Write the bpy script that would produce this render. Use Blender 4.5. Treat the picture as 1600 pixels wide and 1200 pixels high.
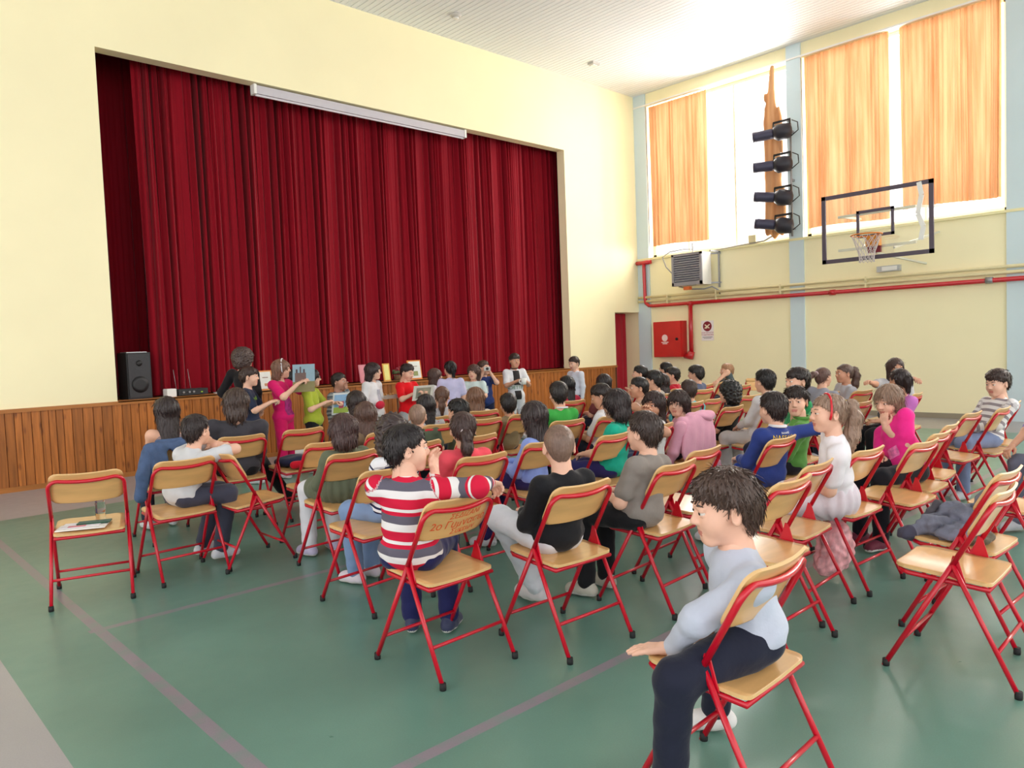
import bpy, math, random
import numpy as np
from mathutils import Vector, Matrix
R = math.radians
random.seed(7); rng = np.random.default_rng(7)
scene = bpy.context.scene
for o in list(bpy.data.objects): bpy.data.objects.remove(o)

# ---------------------------------------------------------------- camera, sky, light, exposure
CAM_F, CAM_YAW, CAM_PITCH, CAM_ROLL, CAM_H = 1173.57, -0.7542, -0.0516, -0.038, 1.5
fw = Vector((-math.sin(CAM_YAW)*math.cos(CAM_PITCH), math.cos(CAM_YAW)*math.cos(CAM_PITCH), math.sin(CAM_PITCH)))
rt = Vector((math.cos(CAM_YAW), math.sin(CAM_YAW), 0)); up = rt.cross(fw)
rt, up = math.cos(CAM_ROLL)*rt + math.sin(CAM_ROLL)*up, -math.sin(CAM_ROLL)*rt + math.cos(CAM_ROLL)*up
cam = bpy.data.cameras.new('camera'); cam_o = bpy.data.objects.new('camera', cam); scene.collection.objects.link(cam_o)
cam.sensor_width = 36.0; cam.lens = 36.0*CAM_F/1600.0; cam.clip_start = .05; cam.clip_end = 200
cam_o.matrix_world = Matrix(((rt.x, up.x, -fw.x, 0), (rt.y, up.y, -fw.y, 0), (rt.z, up.z, -fw.z, CAM_H), (0, 0, 0, 1)))
scene.camera = cam_o

world = bpy.data.worlds.new('daylight'); scene.world = world; world.use_nodes = True
world.node_tree.nodes['Background'].inputs['Color'].default_value = (1.0, 0.985, 0.965, 1)
world.node_tree.nodes['Background'].inputs['Strength'].default_value = 1.15
def area_light(name, loc, rot, sx, sy, energy, col=(1, 1, 1)):
    l = bpy.data.lights.new(name, 'AREA'); l.shape = 'RECTANGLE'; l.size = sx; l.size_y = sy; l.energy = energy; l.color = col
    o = bpy.data.objects.new(name, l); o.location = loc; o.rotation_euler = rot; scene.collection.objects.link(o); return o
XR, YS, ZC = 13.85, 10.42, 6.92          # right wall, stage wall, ceiling height
for i, (y0, y1) in enumerate(((6.85, 10.1), (3.3, 6.55), (-.3, 3.0), (-3.9, -.6))):   # daylight outside each high window
    area_light('window_daylight', (XR+1.1, (y0+y1)/2, 5.2), (0, R(90), 0), 3.6, y1-y0, 330, (1, .98, .94))
scene.view_settings.view_transform = 'Standard'; scene.view_settings.look = 'None'
scene.view_settings.gamma = 1.0; scene.view_settings.use_curve_mapping = False
scene.view_settings.exposure = 1.2

# ---------------------------------------------------------------- helpers: objects
C = scene.collection
def tag(o, label=None, cat=None, group=None, kind=None):
    if label: o['label'] = label
    if cat: o['category'] = cat
    if group: o['group'] = group
    if kind: o['kind'] = kind
    return o
def empty(name, loc=(0, 0, 0), rz=0, label=None, cat=None, group=None):
    o = bpy.data.objects.new(name, None); o.empty_display_size = .05; C.objects.link(o)
    o.location = loc; o.rotation_euler = (0, 0, rz); return tag(o, label, cat, group)
def link(name, me, parent=None, loc=None, rot=None):
    o = bpy.data.objects.new(name, me); C.objects.link(o)
    if parent is not None: o.parent = parent
    if loc is not None: o.location = loc
    if rot is not None: o.rotation_euler = rot
    return o
def np_mesh(name, V, F, mats, mi=None, smooth=True):
    V = np.asarray(V, np.float32); F = np.asarray(F, np.int32); n, k = F.shape
    me = bpy.data.meshes.new(name)
    me.vertices.add(len(V)); me.vertices.foreach_set('co', V.ravel())
    me.loops.add(n*k); me.loops.foreach_set('vertex_index', F.ravel())
    me.polygons.add(n); me.polygons.foreach_set('loop_start', np.arange(0, n*k, k, dtype=np.int32))
    try: me.polygons.foreach_set('loop_total', np.full(n, k, np.int32))
    except Exception: pass
    for m in (mats if isinstance(mats, (list, tuple)) else [mats]): me.materials.append(m)
    if mi is not None: me.polygons.foreach_set('material_index', np.asarray(mi, np.int32))
    me.polygons.foreach_set('use_smooth', np.full(n, bool(smooth)))
    me.update(calc_edges=True); return me
class MB:
    """collects quads / tris into one mesh"""
    def __init__(s): s.v = []; s.f = []; s.mi = []; s.sm = []
    def add(s, V, F, mi=0, sm=False):
        b = len(s.v); s.v += [tuple(map(float, p)) for p in V]
        for f in F: s.f.append(tuple(i+b for i in f)); s.mi.append(mi); s.sm.append(sm)
        return s
    def box(s, x0, x1, y0, y1, z0, z1, mi=0):
        V = [(x, y, z) for z in (z0, z1) for y in (y0, y1) for x in (x0, x1)]
        return s.add(V, [(0, 2, 3, 1), (4, 5, 7, 6), (0, 1, 5, 4), (2, 6, 7, 3), (0, 4, 6, 2), (1, 3, 7, 5)], mi)
    def bar(s, a, b, w, h, mi=0, upv=(0, 0, 1)):
        a, b = Vector(a), Vector(b); d = (b-a).normalized(); u = Vector(upv)
        if abs(d.dot(u)) > .95: u = Vector((1, 0, 0))
        r_ = d.cross(u).normalized(); u = r_.cross(d)
        V = [p + r_*sx*w/2 + u*sy*h/2 for p in (a, b) for sx, sy in ((-1, -1), (1, -1), (1, 1), (-1, 1))]
        return s.add(V, [(3, 2, 1, 0), (4, 5, 6, 7), (0, 1, 5, 4), (1, 2, 6, 5), (2, 3, 7, 6), (3, 0, 4, 7)], mi)
    def tube(s, pts, r, seg=8, mi=0, cap=True, closed=False):
        P = [Vector(p) for p in pts]; n = len(P); rr = r if isinstance(r, (list, tuple)) else [r]*n
        T = []
        for i in range(n):
            if closed: T.append((P[(i+1) % n]-P[i-1]).normalized())
            else: T.append((P[min(i+1, n-1)]-P[max(i-1, 0)]).normalized())
        u = Vector((0, 0, 1)) if abs(T[0].z) < .9 else Vector((1, 0, 0))
        V = []
        for i in range(n):
            r_ = T[i].cross(u)
            if r_.length < 1e-4: r_ = T[i].orthogonal()
            r_.normalize(); u = r_.cross(T[i]).normalized()
            V += [P[i] + (r_*math.cos(2*math.pi*k/seg) + u*math.sin(2*math.pi*k/seg))*rr[i] for k in range(seg)]
        F = []
        for i in range(n if closed else n-1):
            j = (i+1) % n
            F += [(i*seg+k, i*seg+(k+1) % seg, j*seg+(k+1) % seg, j*seg+k) for k in range(seg)]
        s.add(V, F, mi, True)
        if cap and not closed:
            b = len(s.v)-len(V)
            s.f.append(tuple(b+k for k in range(seg-1, -1, -1))); s.mi.append(mi); s.sm.append(False)
            s.f.append(tuple(b+(n-1)*seg+k for k in range(seg))); s.mi.append(mi); s.sm.append(False)
        return s
    def lathe(s, prof, seg=16, mi=0, M=None):
        M = M or Matrix.Identity(4)
        V = [M @ Vector((r*math.cos(2*math.pi*k/seg), r*math.sin(2*math.pi*k/seg), z)) for r, z in prof for k in range(seg)]
        F = [(i*seg+k, i*seg+(k+1) % seg, (i+1)*seg+(k+1) % seg, (i+1)*seg+k) for i in range(len(prof)-1) for k in range(seg)]
        s.add(V, F, mi, True)
        b = len(s.v)-len(V)
        s.f.append(tuple(b+k for k in range(seg-1, -1, -1))); s.mi.append(mi); s.sm.append(False)
        s.f.append(tuple(b+(len(prof)-1)*seg+k for k in range(seg))); s.mi.append(mi); s.sm.append(False)
        return s
    def mesh(s, name, mats):
        me = bpy.data.meshes.new(name); me.from_pydata(s.v, [], s.f)
        for m in (mats if isinstance(mats, (list, tuple)) else [mats]): me.materials.append(m)
        me.polygons.foreach_set('material_index', s.mi); me.polygons.foreach_set('use_smooth', s.sm); me.update(); return me
    def build(s, name, mats, parent=None, loc=None, rot=None): return link(name, s.mesh(name, mats), parent, loc, rot)

# ---------------------------------------------------------------- helpers: materials
def lin(c): return tuple(((v/255.)/12.92 if v/255. <= .04045 else ((v/255.+.055)/1.055)**2.4) for v in c[:3]) + (1,)
MATS = {}
def mat(name, col, rough=.6, metal=0, spec=.5, var=0.0, vscale=(6, 6, 6), bump=0.0, bscale=40, sheen=0, objvar=0.0, coords='Object', coat=0):
    if name in MATS: return MATS[name]
    m = bpy.data.materials.new(name); m.use_nodes = True; nt = m.node_tree; N = nt.nodes; L = nt.links; b = N['Principled BSDF']
    b.inputs['Base Color'].default_value = lin(col); b.inputs['Roughness'].default_value = rough; b.inputs['Metallic'].default_value = metal
    b.inputs['Specular IOR Level'].default_value = spec
    if sheen: b.inputs['Sheen Weight'].default_value = sheen; b.inputs['Sheen Roughness'].default_value = .4
    if coat: b.inputs['Coat Weight'].default_value = coat; b.inputs['Coat Roughness'].default_value = .12
    if var or bump or objvar:
        tc = N.new('ShaderNodeTexCoord'); mp = N.new('ShaderNodeMapping'); L.new(tc.outputs[coords], mp.inputs['Vector'])
        mp.inputs['Scale'].default_value = vscale
        nz = N.new('ShaderNodeTexNoise'); nz.inputs['Scale'].default_value = 1; nz.inputs['Detail'].default_value = 4; L.new(mp.outputs[0], nz.inputs['Vector'])
        hs = N.new('ShaderNodeHueSaturation'); hs.inputs['Color'].default_value = lin(col)
        mr = N.new('ShaderNodeMapRange'); mr.inputs['From Min'].default_value = .3; mr.inputs['From Max'].default_value = .7
        mr.inputs['To Min'].default_value = 1-var; mr.inputs['To Max'].default_value = 1+var; L.new(nz.outputs['Fac'], mr.inputs['Value'])
        src = mr.outputs[0]
        if objvar:
            oi = N.new('ShaderNodeObjectInfo'); mo = N.new('ShaderNodeMapRange'); mo.inputs['To Min'].default_value = 1-objvar; mo.inputs['To Max'].default_value = 1+objvar
            L.new(oi.outputs['Random'], mo.inputs['Value']); mu = N.new('ShaderNodeMath'); mu.operation = 'MULTIPLY'; L.new(src, mu.inputs[0]); L.new(mo.outputs[0], mu.inputs[1]); src = mu.outputs[0]
        L.new(src, hs.inputs['Value']); L.new(hs.outputs[0], b.inputs['Base Color'])
        if bump:
            n2 = N.new('ShaderNodeTexNoise'); n2.inputs['Scale'].default_value = bscale; n2.inputs['Detail'].default_value = 3; L.new(tc.outputs[coords], n2.inputs['Vector'])
            bp = N.new('ShaderNodeBump'); bp.inputs['Strength'].default_value = bump; bp.inputs['Distance'].default_value = .01
            L.new(n2.outputs['Fac'], bp.inputs['Height']); L.new(bp.outputs[0], b.inputs['Normal'])
    MATS[name] = m; return m
def fabric(col, rough=.85):
    return mat('fabric_%d_%d_%d' % tuple(col), col, rough, spec=.25, var=.06, vscale=(9, 9, 9), bump=.25, bscale=35, sheen=.15)
def stripes(name, cols, period, rough=.85):
    """bands along the mesh attribute 's' (height on the torso, length along the sleeve); cols = [(start, rgb), ...]"""
    if name in MATS: return MATS[name]
    m = bpy.data.materials.new(name); m.use_nodes = True; nt = m.node_tree; N = nt.nodes; L = nt.links; b = N['Principled BSDF']
    b.inputs['Roughness'].default_value = rough; b.inputs['Specular IOR Level'].default_value = .25
    at = N.new('ShaderNodeAttribute'); at.attribute_name = 's'
    d = N.new('ShaderNodeMath'); d.operation = 'DIVIDE'; L.new(at.outputs['Fac'], d.inputs[0]); d.inputs[1].default_value = period
    fr = N.new('ShaderNodeMath'); fr.operation = 'FRACT'; L.new(d.outputs[0], fr.inputs[0])
    cr = N.new('ShaderNodeValToRGB'); cr.color_ramp.interpolation = 'CONSTANT'; L.new(fr.outputs[0], cr.inputs[0])
    el = cr.color_ramp.elements
    while len(el) < len(cols): el.new(.5)
    for e, (p, c) in zip(el, cols): e.position = p; e.color = lin(c)
    L.new(cr.outputs[0], b.inputs['Base Color']); MATS[name] = m; return m
def hair_mat(col):
    n = 'hair_%d_%d_%d' % tuple(col)
    return mat(n, col, .42, spec=.45, var=.28, vscale=(110, 110, 10), bump=.35, bscale=60)
def text_mesh(body, size, mats, shear=0, extrude=.0004, align='CENTER'):
    cu = bpy.data.curves.new('lettering', 'FONT'); cu.body = body; cu.size = size; cu.shear = shear; cu.extrude = extrude
    cu.align_x = align; cu.align_y = 'CENTER'; cu.resolution_u = 3
    o = bpy.data.objects.new('lettering', cu); C.objects.link(o)
    bpy.context.view_layer.update(); dg = bpy.context.evaluated_depsgraph_get()
    me = bpy.data.meshes.new_from_object(o.evaluated_get(dg)); bpy.data.objects.remove(o); bpy.data.curves.remove(cu)
    me.materials.clear(); me.materials.append(mats); return me

# ---------------------------------------------------------------- helpers: smooth solids from distance fields
def cap(a, b, ra, rb): return ('c', np.array(a, np.float32), np.array(b, np.float32), ra, rb)
def ell(c, r, M=None): return ('e', np.array(c, np.float32), np.array(r, np.float32), None if M is None else np.array(M, np.float32))
def prim_d(P, p):
    if p[0] == 'c':
        _, a, b, ra, rb = p; ab = b-a; L2 = float(ab@ab)+1e-9; q = P-a
        t = np.clip((q@ab)/L2, 0, 1); q = q-t[:, None]*ab
        return np.sqrt(np.einsum('ij,ij->i', q, q)) - (ra+(rb-ra)*t)
    _, c, r, M = p; q = P-c
    if M is not None: q = q@M
    k0 = np.sqrt((((q/r)**2).sum(1))+1e-9); k1 = np.sqrt((((q/(r*r))**2).sum(1))+1e-9)
    return k0*(k0-1)/k1
def smin(a, b, k):
    h = np.clip(.5+.5*(b-a)/k, 0, 1); return b+(a-b)*h-k*h*(1-h)
def smax(a, b, k): return -smin(-a, -b, k)
def union(prims, k):
    def f(P):
        d = prim_d(P, prims[0])
        for p in prims[1:]: d = smin(d, prim_d(P, p), k)
        return d
    return f
def bounds(prims, pad):
    lo = np.full(3, 9e9); hi = -lo
    for p in prims:
        if p[0] == 'c':
            r = max(p[3], p[4])
            for q in (p[1], p[2]): lo = np.minimum(lo, q-r); hi = np.maximum(hi, q+r)
        else:
            r = max(p[2]) if p[3] is not None else p[2]; lo = np.minimum(lo, p[1]-r); hi = np.maximum(hi, p[1]+r)
    return lo-pad, hi+pad
EDG = [(0, 1), (2, 3), (4, 5), (6, 7), (0, 2), (1, 3), (4, 6), (5, 7), (0, 4), (1, 5), (2, 6), (3, 7)]
COR = np.array([(i & 1, (i >> 1) & 1, (i >> 2) & 1) for i in range(8)])
def solid(f, lo, hi, h, newton=2):
    lo = np.asarray(lo, np.float32); n = np.maximum(np.ceil((np.asarray(hi)-lo)/h).astype(int)+1, 3)
    ax = [lo[i]+h*np.arange(n[i], dtype=np.float32) for i in range(3)]
    G = np.stack(np.meshgrid(*ax, indexing='ij'), -1).reshape(-1, 3).astype(np.float32)
    D = f(G).reshape(n); S = D < 0
    c = np.zeros(n-1, np.int8)
    for i, j, k in COR: c += S[i:n[0]-1+i, j:n[1]-1+j, k:n[2]-1+k]
    A = np.argwhere((c > 0) & (c < 8)); idx = np.full(n-1, -1, np.int64); idx[tuple(A.T)] = np.arange(len(A))
    val = np.stack([D[A[:, 0]+i, A[:, 1]+j, A[:, 2]+k] for i, j, k in COR], 1)
    acc = np.zeros((len(A), 3)); cnt = np.zeros(len(A))
    for a, b in EDG:
        va, vb = val[:, a], val[:, b]; m = (va < 0) != (vb < 0)
        t = np.where(m, va/np.where(m, va-vb, 1), 0)
        acc += m[:, None]*(COR[a]+t[:, None]*(COR[b]-COR[a])); cnt += m
    V = (lo+h*(A+acc/cnt[:, None])).astype(np.float32)
    Q = []
    for a in range(3):
        b, d = (a+1) % 3, (a+2) % 3
        sl0 = [slice(1, -1)]*3; sl1 = [slice(1, -1)]*3; sl0[a] = slice(0, -1); sl1[a] = slice(1, None)
        s0, s1 = S[tuple(sl0)], S[tuple(sl1)]
        for flip in (0, 1):
            E = np.argwhere((s0 & ~s1) if not flip else (~s0 & s1))
            if not len(E): continue
            off = np.ones(3, int); off[a] = 0; E = E+off
            def cell(db, dd):
                q = E.copy(); q[:, b] += db; q[:, d] += dd; return idx[tuple(q.T)]
            q = np.stack([cell(-1, -1), cell(0, -1), cell(0, 0), cell(-1, 0)], 1)
            Q.append(q[:, ::-1] if flip else q)
    Q = np.concatenate(Q); Q = Q[(Q >= 0).all(1)]
    e = h*.25; T = np.array([(1, -1, -1), (-1, -1, 1), (-1, 1, -1), (1, 1, 1)], np.float32)
    for _ in range(newton):
        g = sum(t*f(V+t*e)[:, None] for t in T)/(4*e); gl = (g*g).sum(1)+1e-6
        st = -(f(V)/gl)[:, None]*g; ln = np.sqrt((st**2).sum(1))[:, None]; st *= np.minimum(1, h*.6/(ln+1e-9)); V = (V+st).astype(np.float32)
    return V, Q
def solid_prims(prims, k, h): return solid(union(prims, k), *bounds(prims, 2*h+k*.3), h)
def blob(name, prims, k, h, m, parent=None, loc=None, rot=None, noise=None):
    f0 = union(prims, k); f = (lambda P: f0(P)+noise(P)) if noise else f0
    V, Q = solid(f, *bounds(prims, 3*h+k*.3), h); return link(name, np_mesh(name, V, Q, m), parent, loc, rot)
def wrinkle(a, s):
    return lambda P: (a*(np.sin(P[:, 0]*s+2*np.sin(P[:, 2]*s*.6))*np.sin(P[:, 2]*s*1.1+1.7*np.sin(P[:, 1]*s*.8))+.5*np.sin(P[:, 1]*s*1.9+P[:, 0]*s*.7))).astype(np.float32)
# ================================================================ the setting
M_yel = mat('yellow_wall_paint', (249, 240, 199), .62, spec=.35, var=.025, vscale=(.8, .8, .8), bump=.04, bscale=60)
M_blu = mat('pale_blue_paint', (205, 222, 228), .6, var=.03, vscale=(1, 1, 1))
M_pipew = mat('cream_pipe_paint', (226, 214, 170), .45)
M_red = mat('red_enamel', (188, 16, 30), .28, spec=.6, coat=.3)
M_blk = mat('black_plastic', (16, 16, 18), .5)
M_grey = mat('grey_metal', (150, 150, 152), .4, metal=.4)
M_white = mat('white_paint', (238, 238, 234), .5)

# floor: green vinyl, grey border, painted court lines
def floor_material():
    m = bpy.data.materials.new('green_vinyl_floor'); m.use_nodes = True; N = m.node_tree.nodes; L = m.node_tree.links; b = N['Principled BSDF']
    g = N.new('ShaderNodeNewGeometry'); sp = N.new('ShaderNodeSeparateXYZ'); L.new(g.outputs['Position'], sp.inputs[0])
    def math_(op, a, bb=None):
        n = N.new('ShaderNodeMath'); n.operation = op
        for i, v in enumerate((a, bb)):
            if v is None: continue
            if isinstance(v, (int, float)): n.inputs[i].default_value = v
            else: L.new(v, n.inputs[i])
        return n.outputs[0]
    nz = N.new('ShaderNodeTexNoise'); nz.inputs['Scale'].default_value = .9; nz.inputs['Detail'].default_value = 5; L.new(g.outputs['Position'], nz.inputs['Vector'])
    fine = N.new('ShaderNodeTexNoise'); fine.inputs['Scale'].default_value = 160; fine.inputs['Detail'].default_value = 2; L.new(g.outputs['Position'], fine.inputs['Vector'])
    cr = N.new('ShaderNodeValToRGB'); L.new(nz.outputs['Fac'], cr.inputs[0])
    cr.color_ramp.elements[0].position = .3; cr.color_ramp.elements[0].color = lin((93, 130, 118)); cr.color_ramp.elements[1].position = .7; cr.color_ramp.elements[1].color = lin((107, 147, 133))
    def mixc(fac, a, col):
        n = N.new('ShaderNodeMix'); n.data_type = 'RGBA'; L.new(fac, n.inputs[0]); L.new(a, n.inputs[6]); n.inputs[7].default_value = lin(col); return n.outputs[2]
    def band(v, c, w): return math_('LESS_THAN', math_('ABSOLUTE', math_('SUBTRACT', v, c)), w)
    X, Y = sp.outputs['X'], sp.outputs['Y']
    col = cr.outputs[0]
    wear = N.new('ShaderNodeTexNoise'); wear.inputs['Scale'].default_value = 9; wear.inputs['Detail'].default_value = 4; L.new(g.outputs['Position'], wear.inputs['Vector'])
    inside = math_('GREATER_THAN', X, 1.055)
    ln = math_('MAXIMUM', band(X, 1.105, .03), math_('MULTIPLY', math_('MAXIMUM', band(Y, 2.22, .03), band(Y, 4.62, .028)), inside))
    wr = N.new('ShaderNodeMapRange'); wr.inputs['From Min'].default_value = .3; wr.inputs['From Max'].default_value = .55; wr.inputs['To Min'].default_value = .45; wr.inputs['To Max'].default_value = .95
    L.new(wear.outputs['Fac'], wr.inputs['Value'])
    col = mixc(math_('MULTIPLY', ln, wr.outputs[0]), col, (140, 130, 140))
    grey = math_('MAXIMUM', math_('MAXIMUM', math_('LESS_THAN', X, .632), math_('GREATER_THAN', Y, 8.62)), math_('GREATER_THAN', X, 12.35))
    col = mixc(grey, col, (158, 154, 158))
    hs = N.new('ShaderNodeHueSaturation'); L.new(col, hs.inputs['Color'])
    mr = N.new('ShaderNodeMapRange'); mr.inputs['To Min'].default_value = .9; mr.inputs['To Max'].default_value = 1.1; L.new(fine.outputs['Fac'], mr.inputs['Value']); L.new(mr.outputs[0], hs.inputs['Value'])
    L.new(hs.outputs[0], b.inputs['Base Color'])
    rr = N.new('ShaderNodeMapRange'); rr.inputs['To Min'].default_value = .24; rr.inputs['To Max'].default_value = .38; L.new(wear.outputs['Fac'], rr.inputs['Value']); L.new(rr.outputs[0], b.inputs['Roughness'])
    bp = N.new('ShaderNodeBump'); bp.inputs['Strength'].default_value = .05; bp.inputs['Distance'].default_value = .002; L.new(fine.outputs['Fac'], bp.inputs['Height']); L.new(bp.outputs[0], b.inputs['Normal'])
    b.inputs['Specular IOR Level'].default_value = .5; return m
def struct(name, mb, mats, label=None):
    o = mb.build(name, mats); o['kind'] = 'structure'
    if label: o['label'] = label
    return o
struct('floor', MB().box(-9, XR+.3, -9, YS+2.6, -.2, 0), floor_material(), 'green vinyl gym floor with grey borders and faded court lines')
# ceiling: narrow white slats running away from the stage (too fine to pick apart)
cm = MB(); x = -9.0; W = .1
M_ceil = mat('white_ceiling_slat', (236, 239, 244), .45, spec=.4)
while x < XR:
    cm.box(x+.006, x+W-.006, -9, YS, ZC-.012, ZC+.02); x += W
cm.box(-9, XR, -9, YS, ZC+.004, ZC+.15)
struct('ceiling', cm, M_ceil, 'white slatted ceiling of narrow metal strips')
# stage wall with the big opening and the small corner passage
XL, XO, ZT, ZS, XD, ZD = 2.88, 11.48, 5.41, .98, 12.95, 2.13
wm = MB()
wm.box(-9, XL, YS, YS+.2, 0, ZC).box(XL, XO, YS, YS+.2, ZT, ZC).box(XO, XD, YS, YS+.2, 0, ZC).box(XD, XR, YS, YS+.2, ZD, ZC)
wm.box(XL, XO, YS+.002, YS+.2, 0, ZS-.03)
wm.box(XD-.02, XD, YS+.2, YS+1.2, 0, ZD).box(XD, XR, YS+1.0, YS+1.2, 0, ZD+.1).box(XD, XR, YS+.2, YS+1.2, ZD, ZD+.1)
struct('wall_stage', wm, M_yel, 'pale yellow stage wall around the curtain opening')
# stage box behind the opening
sm = MB(); sm.box(-1, XD-.05, YS+.2, YS+2.6, ZS-.05, ZS-.004)
M_stagefl = mat('stage_boards', (120, 84, 52), .5, var=.15, vscale=(2, 20, 2))
struct('floor_stage', sm, M_stagefl, 'wooden stage floor')
M_dark = mat('dark_backdrop', (34, 26, 28), .95)
sb = MB(); sb.box(-1, XD-.05, YS+2.5, YS+2.6, ZS, ZC).box(-1.1, -1, YS+.2, YS+2.6, ZS, ZC).box(XD-.06, XD-.05, YS+.2, YS+2.6, ZS, ZC).box(-1, XD-.05, YS+.2, YS+2.6, ZC-.1, ZC)
struct('wall_stage_back', sb, M_dark, 'dark stage interior behind the curtain')
# stage front: vertical pine planks, each its own piece
def pine_material():
    m = mat('varnished_pine', (170, 102, 46), .4, spec=.4, var=.3, vscale=(34, 34, 2.2), bump=.04, objvar=.2); N = m.node_tree.nodes; L = m.node_tree.links
    tc = next(n for n in N if n.type == 'TEX_COORD'); mp0 = next(n for n in N if n.type == 'MAPPING'); oi = next(n for n in N if n.type == 'OBJECT_INFO'); hs = next(n for n in N if n.type == 'HUE_SAT'); b = N['Principled BSDF']
    sc = N.new('ShaderNodeVectorMath'); sc.operation = 'SCALE'; sc.inputs[0].default_value = (13, 7, 29); L.new(oi.outputs['Random'], sc.inputs['Scale'])
    ad = N.new('ShaderNodeVectorMath'); ad.operation = 'ADD'; L.new(tc.outputs['Object'], ad.inputs[0]); L.new(sc.outputs[0], ad.inputs[1]); L.new(ad.outputs[0], mp0.inputs['Vector'])
    m2 = N.new('ShaderNodeMapping'); m2.inputs['Scale'].default_value = (9, 9, 3.2); L.new(ad.outputs[0], m2.inputs['Vector'])
    vo = N.new('ShaderNodeTexVoronoi'); vo.inputs['Scale'].default_value = 1; L.new(m2.outputs[0], vo.inputs['Vector'])
    rp = N.new('ShaderNodeMapRange'); rp.inputs['From Min'].default_value = .06; rp.inputs['From Max'].default_value = .2; rp.inputs['To Min'].default_value = .75; rp.inputs['To Max'].default_value = 0; L.new(vo.outputs['Distance'], rp.inputs['Value'])
    mx = N.new('ShaderNodeMix'); mx.data_type = 'RGBA'; L.new(rp.outputs[0], mx.inputs[0]); L.new(hs.outputs[0], mx.inputs[6]); mx.inputs[7].default_value = lin((86, 36, 16)); L.new(mx.outputs[2], b.inputs['Base Color']); return m
M_pine = pine_material()
M_pine2 = mat('pine_trim', (172, 108, 48), .4, var=.15, vscale=(2, 20, 20))
front = empty('wall_stage_front', (0, YS, 0)); front['kind'] = 'structure'; front['label'] = 'varnished pine plank panelling along the stage front'
plank_me = []
for w in (.078, .094, .1, .118):
    b = MB(); e = .004; z0, z1 = .055, ZS-.045
    b.add([(-w/2+.001, 0, z0), (w/2-.001, 0, z0), (w/2-.001, 0, z1), (-w/2+.001, 0, z1), (-w/2+.001+e, -.012, z0), (w/2-.001-e, -.012, z0), (w/2-.001-e, -.012, z1), (-w/2+.001+e, -.012, z1)],
          [(4, 5, 6, 7), (0, 4, 7, 3), (5, 1, 2, 6), (7, 6, 2, 3), (0, 1, 5, 4)])
    plank_me.append((w, b.mesh('plank', M_pine)))
x = -1.2
while x < XD-.08:
    w, me = random.choice(plank_me); link('plank', me, front, (x+w/2, -.004, 0)); x += w
MB().box(-9, -1.2, -.02, 0, .05, ZS-.04).build('panel', M_pine, front)
MB().box(-9, XD, -.006, .02, 0, ZS-.03).build('backing_board', mat('dark_pine', (84, 40, 16), .6), front)
MB().box(-9, XD, -.026, 0, 0, .06).build('skirting', M_pine2, front)
MB().box(-9, XD, -.036, .001, ZS-.05, ZS-.005).box(XL, XO, -.036, .25, ZS-.02, ZS).build('top_rail', M_pine2, front)
# right wall: lower wall, window band, beam, pale blue piers
Z0, Z1 = 3.32, 6.64
PIERS = [(10.11, 10.44), (6.56, 6.84), (2.98, 3.28), (-.6, -.3)]
rw = MB(); rw.box(XR, XR+.3, -9, YS+1.2, 0, Z0).box(XR, XR+.3, -9, YS+.2, Z1, ZC).box(XR, XR+.3, YS, YS+1.2, Z0, ZC)
for a, b in PIERS: rw.box(XR, XR+.3, a, b, Z0, Z1)
rw.box(XR, XR+.3, -9, -3.9, Z0, Z1)
struct('wall_right', rw, M_yel, 'pale yellow side wall under the high windows')
for i, (a, b) in enumerate(PIERS[:3]):
    struct('trim_%d' % (i+1), MB().box(XR-.035, XR+.02, a, b, 0, ZC), M_blu,
           ('pale blue pier in the corner beside the stage', 'pale blue pier carrying the four stage lights', 'pale blue pier at the right edge of the photo')[i])
struct('trim_4', MB().box(XR-.05, XR+.01, -3.9, YS, Z1+.0, Z1+.03), M_white, 'thin white moulding above the high windows')
struct('trim_5', MB().box(XR-.045, XR+.01, -3.9, YS, Z0-.045, Z0), mat('sill_paint', (236, 228, 178), .5), 'cream sill under the high windows')
struct('baseboard_right', MB().box(XR-.015, XR+.01, -9, YS, 0, .09), mat('grey_skirting', (150, 140, 120), .6))
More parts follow.
